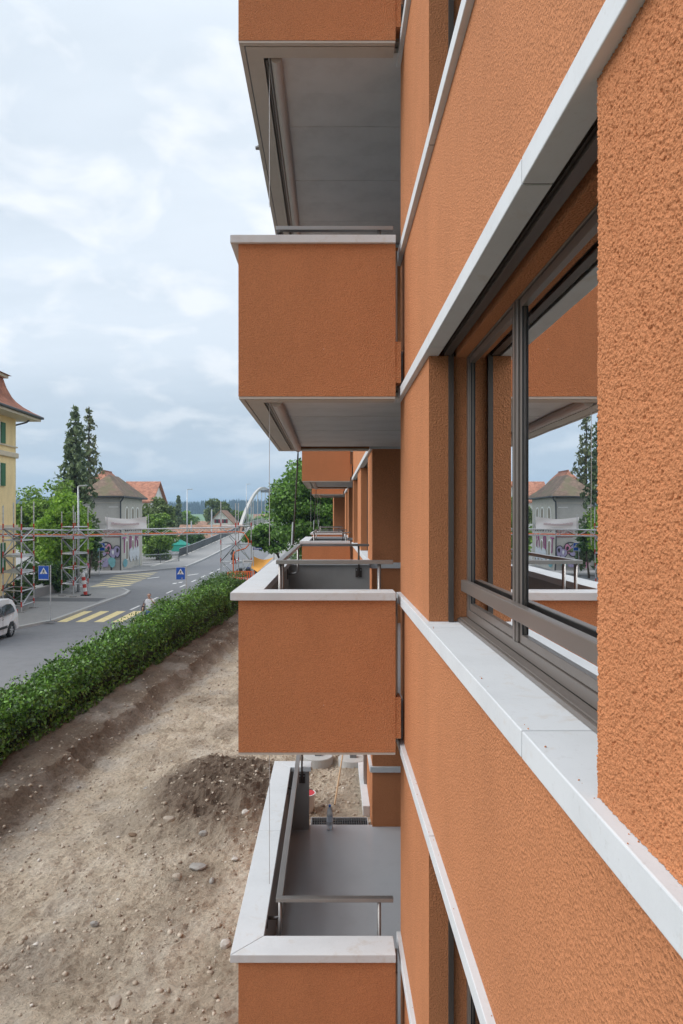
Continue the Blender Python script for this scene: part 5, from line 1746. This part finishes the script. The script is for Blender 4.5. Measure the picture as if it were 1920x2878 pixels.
# ------------------------------------------------------------------ signs and lamps
def crossing_sign(base, label, top_z, left=True, rot=0.0, sticker=False, w=0.56, h=0.76):
    base = Vector(base)
    root = thing('crossing_sign', base, label, 'sign', 'blue pedestrian crossing signs')
    MB().tube([base, (base.x, base.y, top_z + 0.03)], 0.032, 10).build('pole', M['steel'], root)
    MB().box(base.x - 0.2, base.x + 0.2, base.y - 0.14, base.y + 0.14, base.z + 0.001, base.z + 0.02).build('pole_base', M['steel_dark'], root)
    x1 = base.x - 0.06 if left else base.x + 0.06 + w
    x0 = x1 - w
    y = base.y - 0.05
    z1 = top_z
    z0 = z1 - h
    pl = MB().box(x0, x1, y - 0.012, y, z0, z1).build('sign_plate', M['white'], root, bevel=0.01)
    MB().box(x0 + 0.012, x1 - 0.012, y - 0.016, y - 0.0125, z0 + 0.012, z1 - 0.012).build('sign_face', M['blue'], pl)
    xm = (x0 + x1) / 2
    zt = z1 - 0.09
    tri = [(xm - 0.205, y - 0.0165, zt - 0.34), (xm + 0.205, y - 0.0165, zt - 0.34), (xm, y - 0.0165, zt)]
    MB().poly3(tri, (0, -0.003, 0)).build('sign_triangle', M['white'], pl)
    yb = y - 0.0198
    fig = MB()
    zc = zt - 0.20
    def q(*pts):
        fig.poly3([(xm + a, yb, zc + b) for a, b in pts], (0, -0.002, 0))
    q((-0.018, 0.055), (0.022, 0.055), (0.022, 0.095), (-0.018, 0.095))
    q((-0.035, 0.05), (0.03, 0.05), (0.022, -0.03), (-0.028, -0.03))
    q((-0.028, -0.03), (0.0, -0.03), (-0.045, -0.125), (-0.075, -0.125))
    q((0.0, -0.03), (0.022, -0.03), (0.075, -0.125), (0.045, -0.125))
    q((-0.035, 0.04), (-0.03, 0.015), (-0.085, -0.03), (-0.09, -0.008))
    q((0.028, 0.045), (0.03, 0.015), (0.075, -0.01), (0.078, 0.012))
    for i in range(4):
        q((-0.14 + i * 0.075, -0.138), (-0.095 + i * 0.075, -0.138), (-0.10 + i * 0.075, -0.128), (-0.135 + i * 0.075, -0.128))
    fig.build('walking_figure', M['black'], pl)
    if sticker:
        MB().poly3([(xm + 0.03, yb, z0 + 0.10), (xm + 0.11, yb, z0 + 0.06), (xm + 0.12, yb, z0 + 0.13)], (0, -0.002, 0)).build('sticker', M['yellow_line'], pl)
    else:
        MB().box(x0 + 0.03, x1 - 0.05, yb - 0.001, y - 0.0165, z0 + 0.02, z0 + 0.055).build('sticker', M['white'], pl)
    return root


p = gnd(142, 1747, STREET + 0.12)
crossing_sign(p, 'blue pedestrian sign on the left pavement beside the near crossing', at(0, 1590, p.y).z, True)
q = at(524, 1594, 41.5)
crossing_sign((q.x, q.y, STREET + 0.0), 'blue pedestrian sign rising above the hedge with a small sticker', q.z, True, sticker=True)
p = gnd(279, 1617, STREET + 0.12)
crossing_sign(p, 'small far pedestrian sign in front of the graffiti', at(0, 1526, p.y).z, False, w=0.5, h=0.8)


def lamp(name, label, base, top, arm, head):
    base = Vector(base)
    root = thing(name, base, label, 'lamp', 'street lamps')
    MB().tube([base, (base.x, base.y, base.z + (top - base.z) * 0.5), (base.x, base.y, top)], [0.10, 0.085, 0.055], 10).build('mast', M['steel'], root, smooth=True)
    MB().tube([(base.x, base.y, top - 0.05), (base.x + arm * 0.4, base.y, top)], 0.04, 8).build('arm', M['steel'], root)
    MB().poly3([(base.x + arm * 0.2, base.y - 0.15, top - 0.03), (base.x + arm * 0.2 + head * math.copysign(1, arm), base.y - 0.11, top + 0.03), (base.x + arm * 0.2 + head * math.copysign(1, arm), base.y + 0.11, top + 0.03), (base.x + arm * 0.2, base.y + 0.15, top - 0.03)], (0, 0, 0.09)).build('lamp_head', M['steel'], root, bevel=0.02)
    MB().box(base.x - 0.14, base.x + 0.14, base.y - 0.14, base.y + 0.14, base.z, base.z + 0.04).build('base_plate', M['steel_dark'], root)


p = gnd(220, 1663, STREET + 0.12)
lamp('street_lamp', 'street lamp rising in front of the mossy roof, left of the grey house', p, at(0, 1367, p.y).z, 0.3, 0.6)
lamp('street_lamp', 'tall street lamp at the foot of the ramp railing', (-19.9, 95, ramp_z(95) + 0.12), at(0, 1376, 95).z, 0.3, 0.75)
lamp('street_lamp', 'distant street lamp standing next to the bridge arch', (-20.0, 163, ramp_z(163) + 0.12), at(0, 1361, 163).z, 0.3, 0.9)
for px, top, Y, lab in ((595, 1431, 140, 'grey steel mast in front of the white gabled house'), (538, 1464, 140, 'short grey mast beside the green tent')):
    q = at(px, top, Y)
    ms = thing('steel_mast', (q.x, Y, STREET), lab, 'mast')
    MB().tube([(q.x, Y, STREET), (q.x, Y, q.z)], [0.16, 0.14], 8).build('mast_tube', M['steel'], ms)
    MB().box(q.x - 0.2, q.x + 0.2, Y - 0.2, Y + 0.2, q.z, q.z + 0.06).build('mast_cap', M['steel_dark'], ms)

# street name boards, arrow board and orange sail by the right scaffold tower
def board(name, label, c, w, h, mat, cat='sign', arrow=False, post=True):
    c = Vector(c)
    root = thing(name, (c.x - w / 2, c.y, STREET + 0.12), label, cat)
    if arrow:
        MB().poly3([(c.x - w / 2, c.y, c.z - h / 2), (c.x + w / 2 - h * 0.5, c.y, c.z - h / 2), (c.x + w / 2, c.y, c.z), (c.x + w / 2 - h * 0.5, c.y, c.z + h / 2), (c.x - w / 2, c.y, c.z + h / 2)], (0, -0.03, 0)).build('board', M[mat], root)
        MB().poly3([(c.x + w / 2 - h * 0.45, c.y - 0.031, c.z - h * 0.45), (c.x + w / 2 - h * 0.2, c.y - 0.031, c.z - h * 0.45), (c.x + w / 2 + 0.06, c.y - 0.031, c.z), (c.x + w / 2 - h * 0.2, c.y - 0.031, c.z + h * 0.45), (c.x + w / 2 - h * 0.45, c.y - 0.031, c.z + h * 0.45), (c.x + w / 2 - h * 0.2, c.y - 0.031, c.z)], (0, -0.006, 0)).build('arrow_tip', M['black'], root)
    else:
        MB().box(c.x - w / 2, c.x + w / 2, c.y - 0.025, c.y, c.z - h / 2, c.z + h / 2).build('board', M[mat], root)
    # the worn lettering is too small to read in the photograph: a broken pale line
    x = c.x - w * 0.42
    g_ = random.Random(int(abs(c.x) * 100))
    while x < c.x + w * (0.2 if arrow else 0.40):
        l = g_.uniform(0.02, 0.05)
        MB().box(x, x + l, c.y - 0.034, c.y - 0.0305, c.z - h * 0.18, c.z + h * 0.18).build('letter_stroke', M['white' if not arrow else 'steel_dark'], root)
        x += l + 0.02
    if post:
        MB().tube([(c.x - w / 2, c.y + 0.03, STREET + 0.12), (c.x - w / 2, c.y + 0.03, c.z + h)], 0.035, 8).build('post', M['steel'], root)


board('street_name_board', 'upper dark blue street name board below the maple branch', at(724, 1542, 53.0), 0.70, 0.16, 'navy')
board('street_name_board', 'lower blue street name board in front of the orange sail', at(725, 1591, 52.5), 0.82, 0.18, 'navy')
board('direction_board', 'white direction board with black arrow tip pointing at the orange sail', at(702, 1578, 53.5), 1.05, 0.26, 'white', arrow=True)
board('small_blue_board', 'little bright blue board beside the parked dark car', at(695, 1596, 56), 0.34, 0.10, 'blue', post=True)
sail = thing('orange_sail', at(745, 1640, 50), 'orange cloth sail stretched between poles below the maple', 'sail')
c = [at(712, 1563, 50), at(770, 1566, 51), at(724, 1608, 49.5), at(706, 1596, 50)]
rows = []
for i in range(9):
    u = i / 8
    row = []
    for j in range(7):
        v = j / 6
        p = c[0].lerp(c[1], u) * (1 - v) + c[3].lerp(c[2], u) * v
        p.z -= 0.22 * math.sin(math.pi * u) * (1 - v)
        row.append(tuple(p))
    rows.append(row)
MB().grid(rows).build('cloth', M['orange_cloth'], sail, smooth=True)
for k in range(2):
    q = c[k]
    MB().tube([(q.x, q.y, STREET + 0.1), (q.x, q.y, q.z + 0.3)], 0.04, 8).build('sail_pole', M['steel'], sail)
for i, (px, lab) in enumerate(((668, 'orange slatted barrier at the foot of the right scaffold tower'), (688, 'orange slatted barrier next to the parked dark car'))):
    q = at(px, 1642, 50.5 + i * 0.8)
    br_ = thing('barrier', (q.x, q.y, STREET + 0.12), lab, 'barrier', 'orange barriers by the right scaffold tower')
    z0 = STREET + 0.2
    MB().box(q.x - 0.75, q.x + 0.75, q.y - 0.02, q.y + 0.02, z0 + 1.35, z0 + 1.45).build('barrier_rail', M['orange_paint'], br_)
    MB().box(q.x - 0.75, q.x + 0.75, q.y - 0.02, q.y + 0.02, z0, z0 + 0.1).build('barrier_rail', M['orange_paint'], br_)
    for k in range(9):
        x = q.x - 0.72 + k * 0.18
        MB().box(x - 0.045, x + 0.045, q.y - 0.016, q.y + 0.016, z0 + 0.101, z0 + 1.349).build('barrier_slat', M['orange_paint'], br_)
    for s in (-1, 1):
        MB().box(q.x + s * 0.6 - 0.05, q.x + s * 0.6 + 0.05, q.y - 0.3, q.y + 0.3, STREET + 0.12, STREET + 0.199).build('barrier_foot', M['black'], br_)

bl = thing('warning_beacon', gnd(237, 1676, STREET + 0.12), 'red and white striped traffic post leaning at the middle scaffold tower', 'post')
p = gnd(237, 1674, STREET + 0.12)
for k in range(6):
    a, b = k / 6, (k + 1) / 6
    MB().tube([(p.x + 0.1 - 0.2 * a, p.y, STREET + 0.16 + 1.55 * a), (p.x + 0.1 - 0.2 * b, p.y, STREET + 0.16 + 1.55 * b)], 0.13, 10).build('beacon_band', M['white' if k % 2 else 'red'], bl)
MB().box(p.x - 0.2, p.x + 0.4, p.y - 0.2, p.y + 0.2, STREET + 0.121, STREET + 0.2).build('beacon_foot', M['black'], bl)

# garden walls and yard of the yellow house
MB_ = MB().box(-20.6, -20.25, 41.5, 54, STREET, STREET + 0.75).build('garden_wall', M['pavement'])
tag(MB_, 'low grey garden wall running behind the left scaffold towers', 'wall')
# green tent
q = at(507, 1545, 104)
tz = q.z
tn = thing('green_tent', (q.x, 104, STREET), 'teal green pavilion tent in the yard behind the railing', 'tent')
MB().box(q.x - 1.15, q.x + 1.15, 103, 105.3, tz - 0.2, at(0, 1531, 104).z).build('tent_side', M['teal'], tn)
za = at(0, 1530.5, 104).z
ap = (q.x, 104.15, at(0, 1516, 104).z)
e = [(q.x - 1.25, 102.9, za), (q.x + 1.25, 102.9, za), (q.x + 1.25, 105.4, za), (q.x - 1.25, 105.4, za)]
rf = MB()
for k in range(4):
    rf.quad(e[k], e[(k + 1) % 4], ap)
rf.quad(*reversed(e))
rf.build('tent_roof', M['teal'], tn)
for s in (-1, 1):
    MB().tube([(q.x + s * 1.15, 102.95, STREET), (q.x + s * 1.15, 102.95, za)], 0.04, 6).build('tent_leg', M['steel'], tn)


# ------------------------------------------------------------------ vehicles
def extrude_profile(mb, prof, xs_in, side):
    """prof: (y, z, inset) outline; skin between the left and right outlines."""
    pass


def van(x_side, y_rear, label):
    """White van seen from its right-hand flank at x_side; nose towards the camera, rear at y_rear."""
    zg = STREET
    W = 1.78
    root = thing('white_van', (x_side - W / 2, y_rear - 2.2, zg), label, 'van')
    # outline (distance forward of the rear bumper, height, tumblehome)
    up = [(0.02, 0.30, 0.03), (0.0, 0.62, 0.0), (0.03, 0.95, 0.0), (0.07, 1.15, 0.03), (0.17, 1.50, 0.10), (0.28, 1.70, 0.17), (0.48, 1.79, 0.24), (1.2, 1.82, 0.26), (2.2, 1.80, 0.26), (2.75, 1.72, 0.24), (3.25, 1.34, 0.14), (3.55, 1.10, 0.06), (4.05, 0.98, 0.07), (4.32, 0.78, 0.10), (4.38, 0.50, 0.12), (4.30, 0.26, 0.12)]
    low = [(3.95, 0.24, 0.03), (3.85, 0.55, 0.0), (3.65, 0.72, 0.0), (3.35, 0.72, 0.0), (3.15, 0.55, 0.0), (3.05, 0.24, 0.03), (1.12, 0.24, 0.03), (1.02, 0.55, 0.0), (0.82, 0.72, 0.0), (0.54, 0.72, 0.0), (0.34, 0.55, 0.0), (0.24, 0.27, 0.03)]
    prof = up + low
    L = [(x_side - i, y_rear - d, zg + z) for d, z, i in prof]
    Rr = [(x_side - W + i, y_rear - d, zg + z) for d, z, i in prof]
    mb = MB()
    n = len(prof)
    mb.v += L + Rr
    for k in range(n):
        mb.f.append((k, (k + 1) % n, n + (k + 1) % n, n + k))
    # flanks: fan between belt line and outline
    mb.f.append(tuple(range(n)))
    mb.f.append(tuple(reversed(range(n, 2 * n))))
    b = mb.build('body', M['car_white'], root)
    bmx = bmesh.new(); bmx.from_mesh(b.data); bmesh.ops.triangulate(bmx, faces=[f for f in bmx.faces if len(f.verts) > 4]); bmx.to_mesh(b.data); bmx.free()
    mod = b.modifiers.new('bevel', 'BEVEL'); mod.width = 0.035; mod.segments = 3; mod.limit_method = 'ANGLE'; mod.angle_limit = math.radians(28)

    def side(pts, off, name, mat, parent=root):
        q = []
        for d, z in pts:
            ins = float(np.interp(z, [0.6, 0.95, 1.15, 1.5, 1.7], [0, 0, 0.03, 0.10, 0.17]))
            q.append((x_side - ins + off, y_rear - d, zg + z))
        return MB().poly3(q, (0.006, 0, 0)).build(name, M[mat], parent)
    side([(0.32, 1.16), (1.42, 1.08), (1.50, 1.16), (1.52, 1.52), (1.0, 1.58), (0.62, 1.55), (0.44, 1.42)], 0.012, 'rear_side_window', 'dark_glass')
    side([(1.62, 1.08), (2.70, 1.06), (3.05, 1.12), (2.80, 1.45), (2.4, 1.58), (1.64, 1.55)], 0.012, 'door_window', 'dark_glass')
    side([(1.15, 0.50), (2.95, 0.50), (2.95, 0.62), (1.15, 0.62)], 0.01, 'side_moulding', 'black')
    side([(0.04, 0.34), (0.22, 0.30), (0.30, 0.55), (0.05, 0.58)], 0.006, 'bumper_edge', 'car_white')
    h = side([(1.55, 0.92), (1.72, 0.92), (1.72, 0.955), (1.55, 0.955)], 0.022, 'door_handle', 'gutter')
    for d in (1.57, 2.95):
        side([(d, 0.35), (d + 0.012, 0.35), (d + 0.012, 1.05), (d, 1.05)], 0.006, 'door_gap', 'black')
    MB().box(x_side - 0.20, x_side - 0.035, y_rear - 0.10, y_rear + 0.004, zg + 0.72, zg + 1.22).build('tail_lamp', M['tail_red'], root, bevel=0.015)
    MB().box(x_side - W + 0.3, x_side - 0.3, y_rear - 0.12, y_rear - 0.02, zg + 1.16, zg + 1.45).build('rear_window', M['dark_glass'], root)
    for d in (0.68, 3.50):
        for xs in (x_side - 0.10, x_side - W + 0.10):
            yc, zc = y_rear - d, zg + 0.315
            s = 1 if xs > x_side - W / 2 else -1
            tyre = MB()
            ring = []
            for (dx, r) in ((-0.095, 0.21), (-0.095, 0.29), (-0.07, 0.315), (0.07, 0.315), (0.095, 0.29), (0.095, 0.21)):
                ring.append([(xs + dx, yc + r * math.cos(2 * math.pi * k / 28), zc + r * math.sin(2 * math.pi * k / 28)) for k in range(29)])
            tyre.grid(ring)
            w = tyre.build('wheel', M['rubber'], root, smooth=False)
            MB().tube([(xs + s * 0.05, yc, zc), (xs + s * 0.07, yc, zc)], [0.215, 0.21], 24).build('rim', M['gutter'], w)
            for k in range(7):
                a = 2 * math.pi * k / 7
                a2 = a + 0.28
                MB().poly3([(xs + s * 0.076, yc + 0.05 * math.cos(a - 0.5), zc + 0.05 * math.sin(a - 0.5)), (xs + s * 0.072, yc + 0.205 * math.cos(a - 0.2), zc + 0.205 * math.sin(a - 0.2)), (xs + s * 0.072, yc + 0.205 * math.cos(a + 0.25), zc + 0.205 * math.sin(a + 0.25)), (xs + s * 0.076, yc + 0.05 * math.cos(a + 0.5), zc + 0.05 * math.sin(a + 0.5))], (s * 0.012, 0, 0)).build('spoke', M['chrome'], w)
            MB().tube([(xs + s * 0.07, yc, zc), (xs + s * 0.10, yc, zc)], 0.06, 12).build('hub', M['chrome'], w)
    MB().box(x_side - W + 0.15, x_side - 0.15, y_rear - 4.1, y_rear - 0.2, zg + 0.2, zg + 0.32).build('underbody', M['black'], root)
    return root


p = gnd(31, 1790)
van(p.x + 0.04, p.y + 0.70, 'white van cut by the left picture edge, its rear wheel showing')


def dark_car(c, label):
    root = thing('parked_car', c, label, 'car')
    prof = [(-2.0, 0.3), (-2.05, 0.65), (-1.95, 0.9), (-1.1, 1.02), (-0.55, 1.40), (0.6, 1.44), (1.35, 1.08), (1.95, 0.95), (2.05, 0.6), (2.0, 0.3)]
    MB().poly3([(c[0] + a, c[1], c[2] + b) for a, b in prof], (0, 1.75, 0)).build('body', M['gutter'], root, bevel=0.06)
    MB().poly3([(c[0] + a, c[1] - 0.004, c[2] + b) for a, b in ((-0.95, 1.0), (-0.5, 1.34), (0.55, 1.37), (1.15, 1.02))], (0, -0.01, 0)).build('side_window', M['dark_glass'], root)
    for a in (-1.25, 1.25):
        for dy in (0.02, 1.5):
            w = MB().tube([(c[0] + a, c[1] + dy, c[2] + 0.31), (c[0] + a, c[1] + dy + 0.2, c[2] + 0.31)], 0.31, 20).build('wheel', M['rubber'], root)
            MB().tube([(c[0] + a, c[1] + dy - 0.012, c[2] + 0.31), (c[0] + a, c[1] + dy, c[2] + 0.31)], 0.19, 14).build('rim', M['chrome'], w)


q = at(688, 1640, 57.5)
dark_car((q.x, q.y, STREET + 0.0), 'dark parked car behind the orange barriers')


# ------------------------------------------------------------------ people
def skinned(name, joints, edges, mat, parent, sub=2):
    """joints: name -> (position, radius)."""
    keys = list(joints)
    me = bpy.data.meshes.new(name)
    org = Vector(WLOC[parent.name])
    me.from_pydata([tuple(Vector(joints[k][0]) - org) for k in keys], [(keys.index(a), keys.index(b)) for a, b in edges], [])
    me.materials.append(mat)
    ob = bpy.data.objects.new(name, me)
    COL.objects.link(ob)
    ob.parent = parent
    WLOC[ob.name] = org
    m = ob.modifiers.new('skin', 'SKIN')
    for i, k in enumerate(keys):
        r = joints[k][1]
        sv = me.skin_vertices[0].data[i]
        sv.radius = (r, r) if not isinstance(r, tuple) else r
        sv.use_root = (i == 0)
    m.use_smooth_shade = True
    s = ob.modifiers.new('subsurf', 'SUBSURF')
    s.levels = sub
    s.render_levels = sub
    return ob


def walker(base, label):
    B = Vector(base)
    root = thing('person', B, label, 'person')
    P_ = lambda x, y, z: B + Vector((x, y, z))
    # walking towards the camera, one hand raised to the face, bag under the other arm
    skinned('body', {
        'pelvis': (P_(0, 0, 0.92), (0.15, 0.11)), 'waist': (P_(0, 0, 1.08), (0.135, 0.10)), 'chest': (P_(0, -0.02, 1.30), (0.155, 0.11)), 'neck0': (P_(0, -0.03, 1.46), 0.07), 'neck': (P_(0, -0.05, 1.53), 0.052),
        'jaw': (P_(0, -0.085, 1.60), 0.068), 'head': (P_(0, -0.075, 1.68), 0.088), 'crown': (P_(0, -0.055, 1.745), 0.06),
        'shl': (P_(-0.17, -0.02, 1.42), 0.06), 'ell': (P_(-0.30, 0.02, 1.16), 0.045), 'wrl': (P_(-0.30, -0.16, 0.98), 0.030), 'hal': (P_(-0.29, -0.23, 0.94), 0.034),
        'shr': (P_(0.17, -0.02, 1.42), 0.06), 'elr': (P_(0.31, -0.10, 1.20), 0.045), 'wrr': (P_(0.20, -0.25, 1.40), 0.030), 'har': (P_(0.15, -0.26, 1.47), 0.034),
        'hil': (P_(-0.09, 0, 0.86), 0.10), 'knl': (P_(-0.10, -0.16, 0.50), 0.065), 'anl': (P_(-0.10, -0.22, 0.09), 0.042), 'tol': (P_(-0.11, -0.38, 0.04), 0.035),
        'hir': (P_(0.09, 0, 0.86), 0.10), 'knr': (P_(0.10, 0.06, 0.48), 0.065), 'anr': (P_(0.10, 0.26, 0.12), 0.042), 'tor': (P_(0.11, 0.15, 0.04), 0.035)},
        [('pelvis', 'waist'), ('waist', 'chest'), ('chest', 'neck0'), ('neck0', 'neck'), ('neck', 'jaw'), ('jaw', 'head'), ('head', 'crown'), ('chest', 'shl'), ('shl', 'ell'), ('ell', 'wrl'), ('wrl', 'hal'),
         ('chest', 'shr'), ('shr', 'elr'), ('elr', 'wrr'), ('wrr', 'har'), ('pelvis', 'hil'), ('hil', 'knl'), ('knl', 'anl'), ('anl', 'tol'), ('pelvis', 'hir'), ('hir', 'knr'), ('knr', 'anr'), ('anr', 'tor')], M['skin'], root)
    skinned('shirt', {
        'hem': (P_(0, 0, 0.90), (0.185, 0.145)), 'waist': (P_(0, 0, 1.08), (0.17, 0.135)), 'chest': (P_(0, -0.02, 1.30), (0.185, 0.14)), 'neck0': (P_(0, -0.03, 1.45), (0.10, 0.09)),
        'shl': (P_(-0.175, -0.02, 1.41), 0.085), 'sll': (P_(-0.26, 0.01, 1.24), 0.075), 'shr': (P_(0.175, -0.02, 1.41), 0.085), 'slr': (P_(0.27, -0.07, 1.26), 0.075)},
        [('hem', 'waist'), ('waist', 'chest'), ('chest', 'neck0'), ('chest', 'shl'), ('shl', 'sll'), ('chest', 'shr'), ('shr', 'slr')], M['shirt'], root)
    skinned('trousers', {
        'pelvis': (P_(0, 0, 0.90), (0.165, 0.125)), 'hil': (P_(-0.09, 0, 0.84), 0.115), 'knl': (P_(-0.10, -0.16, 0.50), 0.085), 'anl': (P_(-0.10, -0.22, 0.12), 0.07),
        'hir': (P_(0.09, 0, 0.84), 0.115), 'knr': (P_(0.10, 0.06, 0.48), 0.085), 'anr': (P_(0.10, 0.255, 0.15), 0.07)},
        [('pelvis', 'hil'), ('hil', 'knl'), ('knl', 'anl'), ('pelvis', 'hir'), ('hir', 'knr'), ('knr', 'anr')], M['jeans'], root)
    skinned('hair', {'a': (P_(0, -0.03, 1.74), 0.085), 'b': (P_(0, 0.02, 1.68), 0.085), 'c': (P_(0, 0.025, 1.60), 0.06)}, [('a', 'b'), ('b', 'c')], M['hair'], root)
    for s in (-1, 1):
        MB().lathe(B.x + s * 0.033, B.y - 0.158, [(0.002, B.z + 1.662), (0.012, B.z + 1.672), (0.002, B.z + 1.682)], 8).build('eye', M['black'], root)
        MB().lathe(B.x + s * 0.088, B.y - 0.065, [(0.004, B.z + 1.64), (0.018, B.z + 1.665), (0.006, B.z + 1.695)], 8).build('ear', M['skin'], root)
    MB().poly3([(B.x - 0.014, B.y - 0.158, B.z + 1.635), (B.x + 0.014, B.y - 0.158, B.z + 1.635), (B.x, B.y - 0.155, B.z + 1.675)], (0, -0.018, -0.004)).build('nose', M['skin'], root)
    MB().box(B.x - 0.025, B.x + 0.025, B.y - 0.156, B.y - 0.150, B.z + 1.602, B.z + 1.610).build('mouth', M['graf_red'], root)
    for hx, hy, hz, s in ((-0.29, -0.23, 0.94, -1), (0.15, -0.26, 1.47, 1)):
        for k in range(4):
            a = P_(hx + (k - 1.5) * 0.018, hy - 0.02, hz - 0.02 * s * -1)
            MB().tube([a, a + Vector((0, -0.035, -0.02 if s < 0 else 0.03)), a + Vector((0, -0.05, -0.055 if s < 0 else 0.06))], [0.009, 0.008, 0.006], 6).build('finger', M['skin'], root)
        a = P_(hx + 0.035 * s * -1, hy, hz)
        MB().tube([a, a + Vector((0.02 * -s, -0.03, -0.01))], [0.011, 0.008], 6).build('thumb', M['skin'], root)
    bag = thing('shoulder_bag', P_(-0.30, -0.02, 0.82), 'dark shoulder bag hanging at the side of the walking person', 'bag')
    MB().poly3([(B.x - 0.40, B.y - 0.14, B.z + 0.84), (B.x - 0.40, B.y + 0.16, B.z + 0.84), (B.x - 0.38, B.y + 0.13, B.z + 1.12), (B.x - 0.38, B.y - 0.11, B.z + 1.12)], (0.13, 0, 0)).build('bag_body', M['bag'], bag, bevel=0.03)
    MB().tube([(B.x - 0.33, B.y - 0.09, B.z + 1.11), (B.x - 0.25, B.y - 0.12, B.z + 1.35), (B.x - 0.14, B.y - 0.04, B.z + 1.515), (B.x - 0.22, B.y + 0.10, B.z + 1.36), (B.x - 0.33, B.y + 0.10, B.z + 1.11)], 0.015, 6).build('bag_strap', M['bag'], bag)


pp = at(420, 1678, 35.0)
walker((pp.x, 35.0, STREET), 'person in white shirt walking beside the hedge, hand raised to the face')


def rider(base, label):
    B = Vector(base)
    P_ = lambda x, y, z: B + Vector((x, y, z))
    sc = thing('motor_scooter', B, 'dark motor scooter ridden up the road behind the right scaffold tower', 'scooter')
    for y in (-0.62, 0.62):
        w = MB().tube([(B.x - 0.05, B.y + y, B.z + 0.24), (B.x + 0.05, B.y + y, B.z + 0.24)], 0.24, 18).build('wheel', M['rubber'], sc)
        MB().tube([(B.x - 0.06, B.y + y, B.z + 0.24), (B.x + 0.06, B.y + y, B.z + 0.24)], 0.13, 12).build('rim', M['steel'], w)
    MB().box(B.x - 0.15, B.x + 0.15, B.y - 0.75, B.y + 0.05, B.z + 0.42, B.z + 0.78).build('rear_body', M['dark_cloth'], sc, bevel=0.06)
    MB().box(B.x - 0.16, B.x + 0.16, B.y + 0.05, B.y + 0.45, B.z + 0.26, B.z + 0.34).build('foot_board', M['black'], sc)
    MB().poly3([(B.x - 0.2, B.y + 0.46, B.z + 0.30), (B.x + 0.2, B.y + 0.46, B.z + 0.30), (B.x + 0.16, B.y + 0.36, B.z + 0.95), (B.x - 0.16, B.y + 0.36, B.z + 0.95)], (0, 0.06, 0)).build('front_shield', M['dark_cloth'], sc)
    MB().tube([(B.x - 0.33, B.y + 0.28, B.z + 1.02), (B.x, B.y + 0.38, B.z + 1.0), (B.x + 0.33, B.y + 0.28, B.z + 1.02)], 0.018, 6).build('handlebar', M['black'], sc)
    MB().tube([(B.x, B.y + 0.62, B.z + 0.24), (B.x, B.y + 0.38, B.z + 1.0)], 0.03, 6).build('fork', M['steel_dark'], sc)
    root = thing('person', P_(0, -0.2, 0.3), label, 'person')
    skinned('body', {
        'pelvis': (P_(0, -0.22, 0.86), (0.16, 0.13)), 'waist': (P_(0, -0.20, 1.02), 0.14), 'chest': (P_(0, -0.12, 1.25), (0.18, 0.13)), 'neck': (P_(0, -0.06, 1.43), 0.06), 'head': (P_(0, -0.03, 1.56), 0.10),
        'shl': (P_(-0.19, -0.10, 1.36), 0.07), 'ell': (P_(-0.30, 0.06, 1.14), 0.05), 'hal': (P_(-0.30, 0.28, 1.05), 0.04), 'shr': (P_(0.19, -0.10, 1.36), 0.07), 'elr': (P_(0.30, 0.06, 1.14), 0.05), 'har': (P_(0.30, 0.28, 1.05), 0.04),
        'knl': (P_(-0.15, 0.22, 0.78), 0.08), 'anl': (P_(-0.13, 0.20, 0.42), 0.055), 'tol': (P_(-0.13, 0.34, 0.38), 0.045), 'knr': (P_(0.15, 0.22, 0.78), 0.08), 'anr': (P_(0.13, 0.20, 0.42), 0.055), 'tor': (P_(0.13, 0.34, 0.38), 0.045)},
        [('pelvis', 'waist'), ('waist', 'chest'), ('chest', 'neck'), ('neck', 'head'), ('chest', 'shl'), ('shl', 'ell'), ('ell', 'hal'), ('chest', 'shr'), ('shr', 'elr'), ('elr', 'har'), ('pelvis', 'knl'), ('knl', 'anl'), ('anl', 'tol'), ('pelvis', 'knr'), ('knr', 'anr'), ('anr', 'tor')], M['dark_cloth'], root)
    MB().lathe(B.x, B.y - 0.03, [(0.11, B.z + 1.47), (0.145, B.z + 1.56), (0.12, B.z + 1.68), (0.03, B.z + 1.72)], 16).build('helmet', M['black'], root, smooth=True)


q = at(655, 1571, 84)
rider((q.x, 84, ramp_z(84) + 0.0), 'dark clothed rider with helmet on the scooter')

for o in bpy.data.objects:
    if o.name.startswith('spruce_tree') and 'lone' in o.get('label', ''):
        del o['group']

# ------------------------------------------------------------------ hazy air over the whole valley
if True:
    hz = MB().box(-3400, 3400, -250, 5000, STREET - 1.6, 120).build('haze', None)
    m = bpy.data.materials.new('pale_air')
    m.use_nodes = True
    nt = m.node_tree
    nt.nodes.clear()
    out = nt.nodes.new('ShaderNodeOutputMaterial')
    pv = nt.nodes.new('ShaderNodeVolumePrincipled')
    pv.inputs['Color'].default_value = (0.52, 0.76, 1.0, 1)
    pv.inputs['Density'].default_value = 0.00038
    pv.inputs['Anisotropy'].default_value = 0.2
    nt.links.new(pv.outputs[0], out.inputs['Volume'])
    hz.data.materials.append(m)
    hz['kind'] = 'stuff'
    hz['label'] = 'thin pale summer haze lying over the valley and the hills'
    hz['category'] = 'haze'
